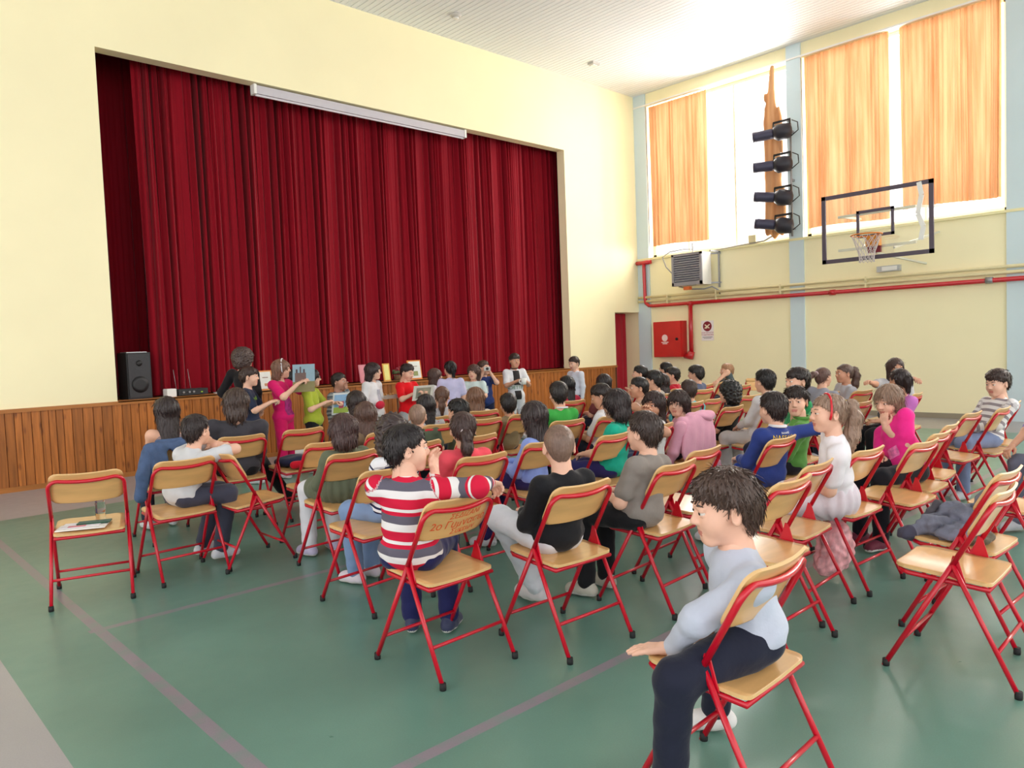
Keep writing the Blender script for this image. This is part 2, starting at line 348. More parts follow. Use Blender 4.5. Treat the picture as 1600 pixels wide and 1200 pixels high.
# windows
M_frame = mat('cream_window_frame', (240, 234, 205), .5)
M_glass = bpy.data.materials.new('window_glass'); M_glass.use_nodes = True
_n = M_glass.node_tree; _n.nodes.clear(); _o = _n.nodes.new('ShaderNodeOutputMaterial'); _t = _n.nodes.new('ShaderNodeBsdfTransparent'); _g = _n.nodes.new('ShaderNodeBsdfGlossy'); _m = _n.nodes.new('ShaderNodeMixShader')
_g.inputs['Roughness'].default_value = .02; _m.inputs[0].default_value = .06; _n.links.new(_t.outputs[0], _m.inputs[1]); _n.links.new(_g.outputs[0], _m.inputs[2]); _n.links.new(_m.outputs[0], _o.inputs[0])
for i, (y0, y1) in enumerate(((6.84, 10.11), (3.28, 6.56), (-.3, 2.98), (-3.9, -.6))):
    w = empty('window_%d' % (i+1), (XR+.2, (y0+y1)/2, (Z0+Z1)/2)); w['kind'] = 'structure'
    w['label'] = ('high window nearest the stage, half covered by an orange curtain', 'high window above the backboard behind two orange curtains', 'high window right of the pale blue pier', 'high window beyond the photo edge')[i]
    hy, hz = (y1-y0)/2, (Z1-Z0)/2; f = MB(); n = 3
    f.box(-.03, .03, -hy, hy, -hz, -hz+.07).box(-.03, .03, -hy, hy, hz-.07, hz).box(-.03, .03, -hy, -hy+.07, -hz, hz).box(-.03, .03, hy-.07, hy, -hz, hz)
    for k in range(1, n): yy = -hy+2*hy*(k+(.12 if k == 1 else .16))/n; f.box(-.02, .02, yy-.02, yy+.02, -hz, hz)
    f.build('window_frame', M_frame, w)
    for k in range(n):
        a = -hy+2*hy*k/n; b = a+2*hy/n
        MB().box(-.004, .004, a+.04, b-.002, -hz+.07, hz-.07).build('pane', M_glass, w)

# pleated cloth sheet: x along, z down
def drape(width, height, nfold, amp, cols, rows, seed, gather=.0, thick=0, hem_wave=.0):
    r_ = np.random.default_rng(seed); u = np.linspace(0, 1, cols); v = np.linspace(0, 1, rows)
    ph = np.cumsum(.5+r_.random(cols)); ph = ph/ph[-1]*2*math.pi*nfold
    a1 = .55+.45*np.sin(u*2*math.pi*nfold/5.3+r_.random()*6)+.3*r_.standard_normal(cols).cumsum()/math.sqrt(cols)
    b = np.sin(ph)+.45*np.sin(ph*2.3+1)+.25*np.sin(ph*.37+2)
    V = []
    for vv in v:
        drift = .03*np.sin(u*9+vv*2.2)*vv
        y = amp*(.45+.55*vv**.4)*b*a1
        x = (u-.5)*width*(1-gather*(1-vv)) + drift*.6+.3*amp*np.cos(ph)*vv
        z = -vv*height + (hem_wave*np.sin(u*5)*vv)
        V.append(np.stack([x, y, np.broadcast_to(z, x.shape)], 1))
    V = np.concatenate(V)
    F = np.array([(j*cols+i, (j+1)*cols+i, (j+1)*cols+i+1, j*cols+i+1) for j in range(rows-1) for i in range(cols-1)])
    return V, F
M_velvet = mat('dark_red_velvet', (136, 4, 26), .75, spec=.15, sheen=.25, var=.08, vscale=(6, 6, 1))
V, F = drape(8.35, 4.75, 74, .118, 1900, 18, 3)
o = link('stage_curtain', np_mesh('stage_curtain', V, F, M_velvet), None, (7.62, YS+.52, ZS+4.76))
tag(o, 'deep red velvet stage curtain hanging in dense folds across the opening', 'curtain')
V, F = drape(2.2, 4.9, 14, .05, 300, 10, 5)
o = link('side_curtain', np_mesh('side_curtain', V, F, M_velvet), None, (2.75, YS+1.25, ZS+4.91))
tag(o, 'shadowed red side curtain at the far left of the stage', 'curtain')
M_redcl = mat('bright_red_cloth', (170, 10, 34), .8, sheen=.2)
V, F = drape(.95, 2.1, 5, .02, 120, 8, 9)
tag(link('door_curtain', np_mesh('door_curtain', V, F, M_redcl), None, (13.4, YS+.42, 2.12)), 'narrow bright red curtain in the passage beside the stage', 'curtain')
# translucent orange window curtains
M_or = bpy.data.materials.new('orange_curtain_cloth'); M_or.use_nodes = True
_n = M_or.node_tree; _n.nodes.clear(); _o = _n.nodes.new('ShaderNodeOutputMaterial'); _d = _n.nodes.new('ShaderNodeBsdfDiffuse'); _t = _n.nodes.new('ShaderNodeBsdfTranslucent'); _m = _n.nodes.new('ShaderNodeMixShader')
_w = _n.nodes.new('ShaderNodeTexNoise'); _w.inputs['Scale'].default_value = 1; _mp = _n.nodes.new('ShaderNodeMapping'); _mp.inputs['Scale'].default_value = (9, 9, .7); _tc = _n.nodes.new('ShaderNodeTexCoord')
_n.links.new(_tc.outputs['Object'], _mp.inputs[0]); _n.links.new(_mp.outputs[0], _w.inputs['Vector']); _cr = _n.nodes.new('ShaderNodeValToRGB')
_cr.color_ramp.elements[0].position = .35; _cr.color_ramp.elements[0].color = lin((190, 138, 96)); _cr.color_ramp.elements[1].position = .65; _cr.color_ramp.elements[1].color = lin((206, 162, 120))
_n.links.new(_w.outputs['Fac'], _cr.inputs[0]); _n.links.new(_cr.outputs[0], _d.inputs['Color']); _n.links.new(_cr.outputs[0], _t.inputs['Color']); _m.inputs[0].default_value = .115
_n.links.new(_d.outputs[0], _m.inputs[1]); _n.links.new(_t.outputs[0], _m.inputs[2]); _n.links.new(_m.outputs[0], _o.inputs[0])
def wcurtain(y0, y1, ztop, zbot, nf, seed, label, amp=.03, gather=0):
    V, F = drape(y1-y0, ztop-zbot, nf, amp, max(60, nf*14), 12, seed, gather, hem_wave=.02)
    o = link('window_curtain', np_mesh('window_curtain', V, F, M_or), None, (XR+.06, (y0+y1)/2, ztop), (0, 0, R(-90)))
    tag(o, label, 'curtain', 'orange window curtains')
wcurtain(8.62, 10.08, 6.62, 3.56, 16, 21, 'backlit orange curtain on the window nearest the stage')
wcurtain(5.03, 6.53, 6.64, 3.47, 17, 22, 'backlit orange curtain right of the stage lights')
wcurtain(3.36, 4.86, 6.64, 3.56, 17, 23, 'backlit orange curtain at the far right above the backboard')
wcurtain(.1, 2.9, 6.64, 3.56, 24, 24, 'backlit orange curtain right of the last blue pier')
pr_ = [cap((0, 0, 0), (0, .02, -.5), .05, .09), cap((0, .02, -.5), (0, -.02, -1.0), .1, .15), cap((0, -.02, -1.0), (0, .0, -2.0), .15, .19), cap((0, 0, -2.0), (0, -.03, -3.0), .19, .21)]
def fold_noise(P): return (.03*np.sin(P[:, 1]*38+1.5*np.sin(P[:, 2]*2.2))).astype(np.float32)
f0 = union([(p[0], p[1]*np.array([1, 1, 1]), p[2], p[3], p[4]) for p in pr_], .05)
Vb, Qb = solid(lambda P: f0(P*np.array([2.2, 1, 1], np.float32))*.6+fold_noise(P)*.6, (-.2, -.3, -3.25), (.2, .3, .1), .025)
tag(link('window_curtain', np_mesh('bunched_curtain', Vb, Qb, M_or), None, (XR-.01, 7.15, 6.6)), 'bunched orange curtain pulled into a narrow bundle behind the stage lights', 'curtain', 'orange window curtains')
# projection screen housing hung under the opening's top edge
ps = empty('projection_screen', (6.95, YS+.1, 5.32), label='long pale grey projection screen housing under the top of the stage opening', cat='screen')
MB().box(-1.97, 1.97, -.05, .05, -.05, .07).build('housing', mat('screen_housing', (196, 192, 200), .4), ps)
MB().box(-1.95, 1.95, -.012, .012, -.075, -.045).build('weight_bar', mat('screen_bar', (222, 218, 224), .35), ps)
for sx in (-1, 1): MB().box(sx*1.97-.02, sx*1.97+.02, -.06, .06, -.06, .08).build('end_cap', M_white, ps)
# ceiling detectors
for (x, y, sh) in ((8.08, 9.6, 'round'), (11.52, 9.6, 'square')):
    e = empty('ceiling_detector', (x, y, ZC-.012), label='small %s detector on the ceiling %s' % (sh, 'nearer the left' if sh == 'round' else 'nearer the windows'), cat='detector')
    if sh == 'round': MB().lathe([(.09, 0), (.09, -.02), (.06, -.05)], 16).build('housing', mat('detector_grey', (196, 192, 186), .5), e); MB().lathe([(.05, -.045), (.05, -.06), (.02, -.07)], 12).build('sensor', M_white, e)
    else: MB().box(-.1, .1, -.07, .07, -.04, 0).build('housing', mat('detector_grey', (196, 192, 186), .5), e); MB().box(-.06, .06, -.04, .04, -.055, -.04).build('sensor', M_white, e)

# ---------------------------------------------------------------- pipes, cabinet, heater, sign on the right wall
px_ = XR-.09
def pipe(name, pts, r, m, label, seg=10):
    e = empty(name, pts[0], label=label, cat='pipe'); o0 = Vector(pts[0])
    MB().tube([Vector(p)-o0 for p in pts], r, seg).build('tube', m, e)
    return e, o0
e, o0 = pipe('fire_pipe', [(px_, -3.5, 2.22), (px_, 9.98, 2.25), (px_, 10.1, 2.26), (px_, 10.18, 2.32), (px_, 10.2, 2.42), (px_, 10.21, 3.1), (px_, 10.21, 3.2)], .038, M_red, 'red fire main running along the side wall')
MB().tube([Vector((px_, 10.02, 3.22))-o0, Vector((px_, 10.4, 3.22))-o0], .045, 10).build('branch', M_red, e)
MB().tube([Vector((px_, 9.03, 2.25))-o0, Vector((px_, 9.03, 1.2))-o0], .045, 10).build('branch', M_red, e)
for y in (3.5, 6.0, 9.03): MB().tube([Vector((px_, y-.05, 2.24))-o0, Vector((px_, y+.05, 2.24))-o0], .052, 10).build('coupling', M_red if y > 5 else M_grey, e)
MB().tube([Vector((px_, 9.03, 1.22))-o0, Vector((px_, 9.05, 1.12))-o0, Vector((px_, 9.2, 1.12))-o0], [.07, .085, .05], 10).build('valve', M_red, e)
for z, lab in ((2.36, 'lower cream heating pipe above the red main'), (2.45, 'upper cream heating pipe on the side wall')):
    e, o0 = pipe('heating_pipe', [(px_, -3.5, z-.03), (px_, 10.38, z)], .028, M_pipew, lab); e['group'] = 'cream heating pipes'
    for y in (5.4, 7.0, 8.4, 9.6): MB().box(px_-.03-o0.x, XR-.002-o0.x, y-.015-o0.y, y+.015-o0.y, -.05, .05).build('bracket', M_pipew, e)
fc = empty('fire_hose_cabinet', (XR-.004, 9.55, 1.5), label='red fire hose cabinet on the yellow wall with white round emblem', cat='cabinet')
MB().box(-.2, 0, -.36, .36, -.385, .385).build('body', mat('cabinet_red', (196, 28, 28), .45, var=.05), fc)
d = MB().box(-.215, -.198, -.345, .355, -.37, .37).build('door', mat('cabinet_red', (196, 28, 28), .45), fc)
MB().lathe([(.03, 0), (.03, .02), (.02, .025)], 12, M=Matrix.Translation((-.215, -.25, 0)) @ Matrix.Rotation(R(-90), 4, 'Y')).build('latch', M_blk, d)
em = MB(); em.lathe([(.075, 0), (.075, .002)], 20, M=Matrix.Translation((-.216, .06, .03)) @ Matrix.Rotation(R(-90), 4, 'Y')); em.box(-.218, -.215, -.03, .15, -.075, -.055); em.box(-.218, -.215, .0, .12, -.105, -.085)
em.build('emblem', mat('emblem_white', (236, 206, 206), .6), d)
sg = empty('no_smoking_sign', (XR-.004, 8.68, 1.65), label='white no smoking notice with dark red disc beside the fire cabinet', cat='sign')
MB().box(-.006, 0, -.145, .145, -.21, .21).build('board', mat('sign_white', (240, 232, 232), .5), sg)
MT = Matrix.Translation((-.0065, 0, .09)) @ Matrix.Rotation(R(-90), 4, 'Y')
MB().lathe([(.105, 0), (.105, .002)], 24, M=MT).build('disc', mat('sign_dark_red', (132, 18, 40), .5), sg)
cg = MB(); cg.bar((-.01, .06, .05), (-.01, -.06, .13), .016, .02); cg.bar((-.01, .055, .125), (-.01, -.05, .05), .014, .022); cg.bar((-.01, .04, .06), (-.01, .0, .06), .014, .03)
cg.build('cigarette', mat('sign_cream', (236, 226, 200), .5), sg)
def wall_text(body, size, z, m, parent, x=-.0075, y=0):
    return link('lettering', text_mesh(body, size, m), parent, (x, y, z), (R(90), 0, R(-90)))
M_txr = mat('sign_red_text', (176, 40, 60), .5); M_txd = mat('sign_dark_text', (70, 60, 80), .5)
wall_text('ΑΠΑΓΟΡΕΥΕΤΑΙ', .038, -.045, M_txr, sg); wall_text('ΤΟ ΚΑΠΝΙΣΜΑ', .042, -.09, M_txr, sg)
MB().box(-.007, -.006, -.12, .12, -.142, -.132).box(-.007, -.006, -.09, .09, -.165, -.157).build('small_print', M_txd, sg)
# warm air heater
ht = empty('warm_air_heater', (XR-.42, 8.85, 2.93), label='grey louvred warm air heater bracketed to the side wall', cat='heater')
M_hs = mat('heater_side', (232, 230, 226), .45); M_hf = mat('heater_grey', (176, 176, 188), .4, metal=.3)
MB().box(-.02, .3, -.36, .36, -.33, .33).build('casing', M_hs, ht)
MB().box(-.06, -.02, -.36, -.31, -.33, .33).box(-.06, -.02, .31, .36, -.33, .33).box(-.06, -.02, -.36, .36, .28, .33).box(-.06, -.02, -.36, .36, -.33, -.26).build('front_frame', mat('heater_frame', (150, 150, 158), .4, metal=.2), ht)
MB().box(-.03, -.015, -.32, .32, -.28, .29).build('core', mat('heater_core', (84, 86, 98), .5), ht)
for k in range(11): MB().bar((-.04, -.31, -.23+k*.047), (-.04, .31, -.23+k*.047), .04, .008, upv=(.6, 0, 1)).build('louvre', M_hf, ht)
br = MB(); br.bar((.38, -.5, .33), (.38, -.5, -.4), .03, .03); br.bar((.3, -.36, .3), (.42, -.52, .3), .03, .03); br.bar((.3, -.36, -.3), (.42, -.52, -.3), .03, .03); br.bar((.05, -.5, .33), (.42, -.5, .33), .03, .03)
br.build('bracket', M_grey, ht)
MB().tube([(.1, .3, -.33), (.14, .05, -.4), (.2, -.25, -.42), (.26, -.4, -.38), (.34, -.5, -.46), (.36, -.52, -.55)], .014, 8).build('hose', M_grey, ht)
MB().tube([(-.02, .33, -.1), (.02, .55, .1), (.05, .66, .32), (.1, .5, .42), (.15, .2, .44), (.2, .0, .42)], .012, 8).build('hose', M_grey, ht)
MB().tube([(.2, 0, .35), (.2, 0, .55)], .016, 8).build('vent_pipe', M_grey, ht)
MB().box(.0, .1, -.02, .12, -.42, -.35).build('valve', mat('orange_plastic', (220, 110, 50), .5), ht)
el = empty('cable_duct', (XR-.03, 7.6, 3.33), label='thin grey cable duct running from the heater towards the stage lights', cat='duct')
MB().tube([(0, .9, -.04), (0, .2, 0), (0, -.25, .02), (0, -.45, .1)], .02, 8).build('tube', mat('cable_grey', (176, 170, 160), .5), el)
MB().box(-.05, .03, -.1, .06, .02, .16).build('junction_box', M_pipew, el)
# basketball backboard
BX, BY, BW, BH, BZ = 12.62, 4.8, 1.72, 1.12, 2.66
bb = empty('basketball_backboard', (BX, BY, BZ), label='clear backboard with dark frame and orange hoop on the side wall', cat='backboard')
M_bbf = mat('backboard_frame', (84, 74, 88), .5)
M_bgl = M_glass.copy(); M_bgl.name = 'backboard_glass'; M_bgl.node_tree.nodes['Mix Shader'].inputs[0].default_value = .1
f = MB(); t = .065
f.box(-.015, .015, -BW/2, BW/2, 0, t).box(-.015, .015, -BW/2, BW/2, BH-t, BH).box(-.015, .015, -BW/2, -BW/2+t, 0, BH).box(-.015, .015, BW/2-t, BW/2, 0, BH); f.build('frame', M_bbf, bb)
MB().box(-.006, .006, -BW/2+t, BW/2-t, t, BH-t).build('board', M_bgl, bb)
f = MB(); t2 = .045; a, b, z0, z1 = -.29, .29, .36, .8
f.box(-.012, .012, a, b, z0, z0+t2).box(-.012, .012, a, b, z1-t2, z1).box(-.012, .012, a, a+t2, z0, z1).box(-.012, .012, b-t2, b, z0, z1); f.build('target_square', M_bbf, bb)
M_hoop = mat('hoop_orange', (214, 120, 30), .4)
hp = MB().tube([(-.35+.225*math.cos(k*math.pi/12), .225*math.sin(k*math.pi/12), .36) for k in range(24)], .012, 8, closed=True).build('hoop', M_hoop, bb)
MB().box(-.14, -.015, -.1, .1, .2, .37).build('hoop_plate', mat('plate_orange', (216, 140, 40), .45), bb)
MB().box(-.06, -.012, -.1, .1, .1, .2).build('hoop_bracket', mat('dark_red_metal', (120, 24, 40), .5), bb)
nt = MB()
for k in range(12):
    for sgn in (1, -1):
        pts = []
        for j in range(6):
            aa = 2*math.pi*(k+sgn*j*.5)/12; rr = .215-.105*min(1, j/3.5); pts.append((-.35+rr*math.cos(aa), rr*math.sin(aa), .355-.085*j))
        nt.tube(pts, .0045, 4, cap=False)
nt.build('net', mat('net_cord', (206, 196, 196), .8), bb)
tp = MB(); pts = [(-.02, -.66, 1.1), (-.03, -.7, .9), (-.02, -.64, .62), (-.025, -.72, .42), (-.02, -.68, .22)]
for i in range(4): tp.bar(pts[i], pts[i+1], .012, .07, upv=(0, 1, 0))
tp.build('torn_tape', M_white, bb)
sp = MB()
for y in (-.55, .55):
    sp.bar((.02, y, .75), (XR-BX, y*1.3, .85), .035, .035); sp.bar((.02, y*.5, .15), (XR-BX, y, .45), .03, .03)
sp.bar((.03, -.6, .2), (.03, .6, .2), .04, .04); sp.bar((.03, -.6, .75), (.03, .6, .75), .04, .04); sp.bar((.03, .0, .1), (XR-BX, -.35, -.05), .03, .03)
sp.build('support_arm', mat('support_cream', (206, 206, 190), .5), bb)
es = empty('emergency_lamp', (XR-.05, 5.03, 2.58), label='small grey emergency lamp below the backboard', cat='lamp')
MB().box(-.04, .05, -.19, .19, -.05, .05).build('housing', mat('lamp_grey', (188, 190, 190), .4), es); MB().box(-.05, -.038, -.15, .1, -.035, .035).build('diffuser', M_white, es)
# four stage lights on the pier
M_sl = mat('spot_housing', (62, 60, 82), .45, metal=.2); M_sd = mat('spot_dark', (34, 32, 44), .5)
rk = empty('lighting_rail', (XR-.14, 6.72, 4.4), label='thin vertical rail on the blue pier holding the stage lights', cat='rail')
MB().tube([(0, 0, -1.05), (0, 0, 1.05)], .02, 8).build('tube', M_grey, rk)
for z in (-.9, .0, .9): MB().box(0, .14, -.02, .02, z-.02, z+.02).build('bracket', M_grey, rk)
for i, z in enumerate((5.28, 4.68, 4.07, 3.55)):
    tilt = (-4, 0, 8, 10)[i]
    s = empty('stage_light', (XR-.32, 6.82, z), label='dark stage spotlight on the blue pier, %s' % ('topmost of four', 'second from the top', 'third from the top', 'lowest of four')[i], cat='stage light', group='stage lights on the pier')
    Mx = Matrix.Rotation(R(22), 4, 'Z') @ Matrix.Rotation(R(-90+tilt), 4, 'X')
    MB().lathe([(.075, .12), (.095, .16), (.095, .42), (.1, .43), (.1, .5), (.09, .5), (.075, .3)], 16, M=Mx).build('barrel', M_sl, s)
    MB().lathe([(.05, -.2), (.13, -.17), (.15, -.05), (.15, .06), (.1, .13)], 14, M=Mx).build('lamp_housing', M_sd, s)
    yk = MB(); yk.bar((.0, -.17, -.02), (.02, -.17, .2), .02, .04); yk.bar((.0, .15, -.02), (.02, .15, .2), .02, .04); yk.bar((.02, -.18, .2), (.02, .16, .2), .02, .04); yk.bar((.02, 0, .2), (.18, -.1, .22), .03, .03)
    yk.build('yoke', M_blk, s)
    MB().tube([(.05, -.18, -.1), (.12, -.28, .0), (.14, -.26, .15), (.16, -.14, .22)], .01, 6).build('cable', M_blk, s)
# ================================================================ folding chairs
M_ply = mat('lacquered_plywood', (216, 168, 108), .3, spec=.5, var=.1, vscale=(4, 24, 24), objvar=.08, coat=.25)
M_ply_edge = mat('plywood_edge', (220, 180, 124), .4)
M_tube = mat('red_tube_enamel', (196, 8, 38), .28, spec=.5, coat=.15)
M_rub = mat('black_rubber', (22, 22, 24), .7)
def side_y(z): return .262-.545*z
def plate(hw, v0, v1, pos, thick, rt0, rt1, nu=12, nv=9):
    """rounded plywood sheet: pos(x, v) -> (point, normal)"""
    V = []; L_ = v1-v0
    vs = sorted(set([v0+L_*k/(nv-1) for k in range(nv)] + [v0+rt0*(1-math.cos(a)) for a in np.linspace(0, math.pi/2, 5)] + [v1-rt1*(1-math.cos(a)) for a in np.linspace(0, math.pi/2, 5)]))
    for side in (.5, -.5):
        for v in vs:
            w = hw
            if v-v0 < rt0: w = hw-rt0+math.sqrt(max(0, rt0**2-(rt0-(v-v0))**2))
            if v1-v < rt1: w = min(w, hw-rt1+math.sqrt(max(0, rt1**2-(rt1-(v1-v))**2)))
            for i in range(nu+1):
                p, n = pos((2*i/nu-1)*w, v); V.append(p+n*thick*side)
    m = len(vs); n1 = nu+1; F = []; mi = []
    for j in range(m-1):
        for i in range(nu):
            a = j*n1+i; F.append((a, a+1, a+n1+1, a+n1)); b = a+m*n1; F.append((b+n1, b+n1+1, b+1, b)); mi += [0, 0]
    ring = [i for i in range(n1)] + [j*n1+nu for j in range(1, m)] + [(m-1)*n1+i for i in range(nu-1, -1, -1)] + [j*n1 for j in range(m-2, 0, -1)]
    for k in range(len(ring)):
        a, b = ring[k], ring[(k+1) % len(ring)]; F.append((b, a, a+m*n1, b+m*n1)); mi.append(1)
    return V, F, mi
tdir = Vector((0, -.545, 1)).normalized(); tnor = Vector((0, 1, .545)).normalized()
def pos_back(x, v):
    c = -.024*(1-(x/.2)**2); base = Vector((x, side_y(0), 0))+tdir*v+tnor*(.017+c); n = (tnor+Vector((-.24*x, 0, 0))).normalized(); return base, n
def pos_seat(x, v):
    z = .428+.028*((v+.15)/.375)+.006*((x/.2)**2); return Vector((x, v, z)), Vector((0, -.07, 1)).normalized()
def mesh_plate(name, *a, mats=None):
    V, F, mi = plate(*a); b = MB(); b.v = [tuple(p) for p in V]; b.f = F; b.mi = mi; b.sm = [k == 0 for k in mi]; return b.mesh(name, [M_ply, M_ply_edge])
back_me = mesh_plate('backrest', .206, .705, .925, pos_back, .011, .045, .055)
seat_me = mesh_plate('seat', .198, -.15, .232, pos_seat, .013, .03, .07)
def on_tube(x, z): return Vector((x, side_y(z), z))
pts = [on_tube(-.212, .50), on_tube(-.21, .70)]
for k in range(7):
    a = math.pi/2*k/6; pts.append(on_tube(-.21+.055*(1-math.cos(a)), .72+.05*math.sin(a)))
mid = []
for k in range(1, 8): x = -.155+.31*k/8; mid.append(on_tube(x, .77)+tnor*(-.024*(1-(x/.155)**2)))
pts = pts+mid+[Vector((-p.x, p.y, p.z)) for p in reversed(pts)]
bf_me = MB().tube(pts, .0115, 8).mesh('back_frame', M_tube)
legf_me = MB().tube([on_tube(.212, .50), on_tube(.222, .0)], .0115, 8).mesh('leg', M_tube)
legr_me = MB().tube([(.214, -.012, .505), (.222, -.255, .0)], .0105, 8).mesh('leg', M_tube)
def foot_me(y): return MB().lathe([(.0145, .0), (.0155, .012), (.0145, .032)], 10, M=Matrix.Translation((.222, y, 0))).mesh('rubber_foot', M_rub)
ff_me, fr_me = foot_me(side_y(.015)), foot_me(-.25)
sf = [(-.19, -.14, .412), (-.19, .17, .433), (-.17, .205, .437), (-.12, .222, .438), (.12, .222, .438), (.17, .205, .437), (.19, .17, .433), (.19, -.14, .412)]
sf_me = MB().tube(sf, .0105, 8, closed=True).mesh('seat_frame', M_tube)
str_me = MB().tube([(-.219, side_y(.13), .13), (.219, side_y(.13), .13)], .0085, 8).mesh('stretcher', M_tube)
str2_me = MB().tube([(-.219, -.175, .165), (.219, -.175, .165)], .0085, 8).mesh('stretcher', M_tube)
b = MB()
for sx in (.198, .203): pass
b.add([(.2, .012, .455), (.2, -.03, .535), (.2, -.012, .54), (.2, -.06, .43), (.206, .012, .455), (.206, -.03, .535), (.206, -.012, .54), (.206, -.06, .43)], [(0, 2, 1, 3), (7, 5, 6, 4), (0, 4, 6, 2), (3, 1, 5, 7), (0, 3, 7, 4)])
brk_me = b.mesh('bracket', M_tube)
def mirror(me):
    m = me.copy(); co = np.empty(len(m.vertices)*3, np.float32); m.vertices.foreach_get('co', co); co[0::3] *= -1; m.vertices.foreach_set('co', co); m.flip_normals(); m.update(); return m
legf2, legr2, ff2, fr2, brk2 = (mirror(m) for m in (legf_me, legr_me, ff_me, fr_me, brk_me))
def make_chair():
    t = empty('folding_chair'); t['category'] = 'chair'; t['group'] = 'red folding chairs'
    link('backrest', back_me, t); link('seat', seat_me, t); link('seat_frame', sf_me, t); link('back_frame', bf_me, t)
    for lm, fm in ((legf_me, ff_me), (legf2, ff2), (legr_me, fr_me), (legr2, fr2)):
        l = link('leg', lm, t); link('rubber_foot', fm, l)
    link('stretcher', str_me, t); link('stretcher', str2_me, t); link('bracket', brk_me, t); link('bracket', brk2, t)
    return t
def copy_tree(o, parent=None):
    c = o.copy(); C.objects.link(c); c.parent = parent
    for ch in o.children: copy_tree(ch, c)
    return c
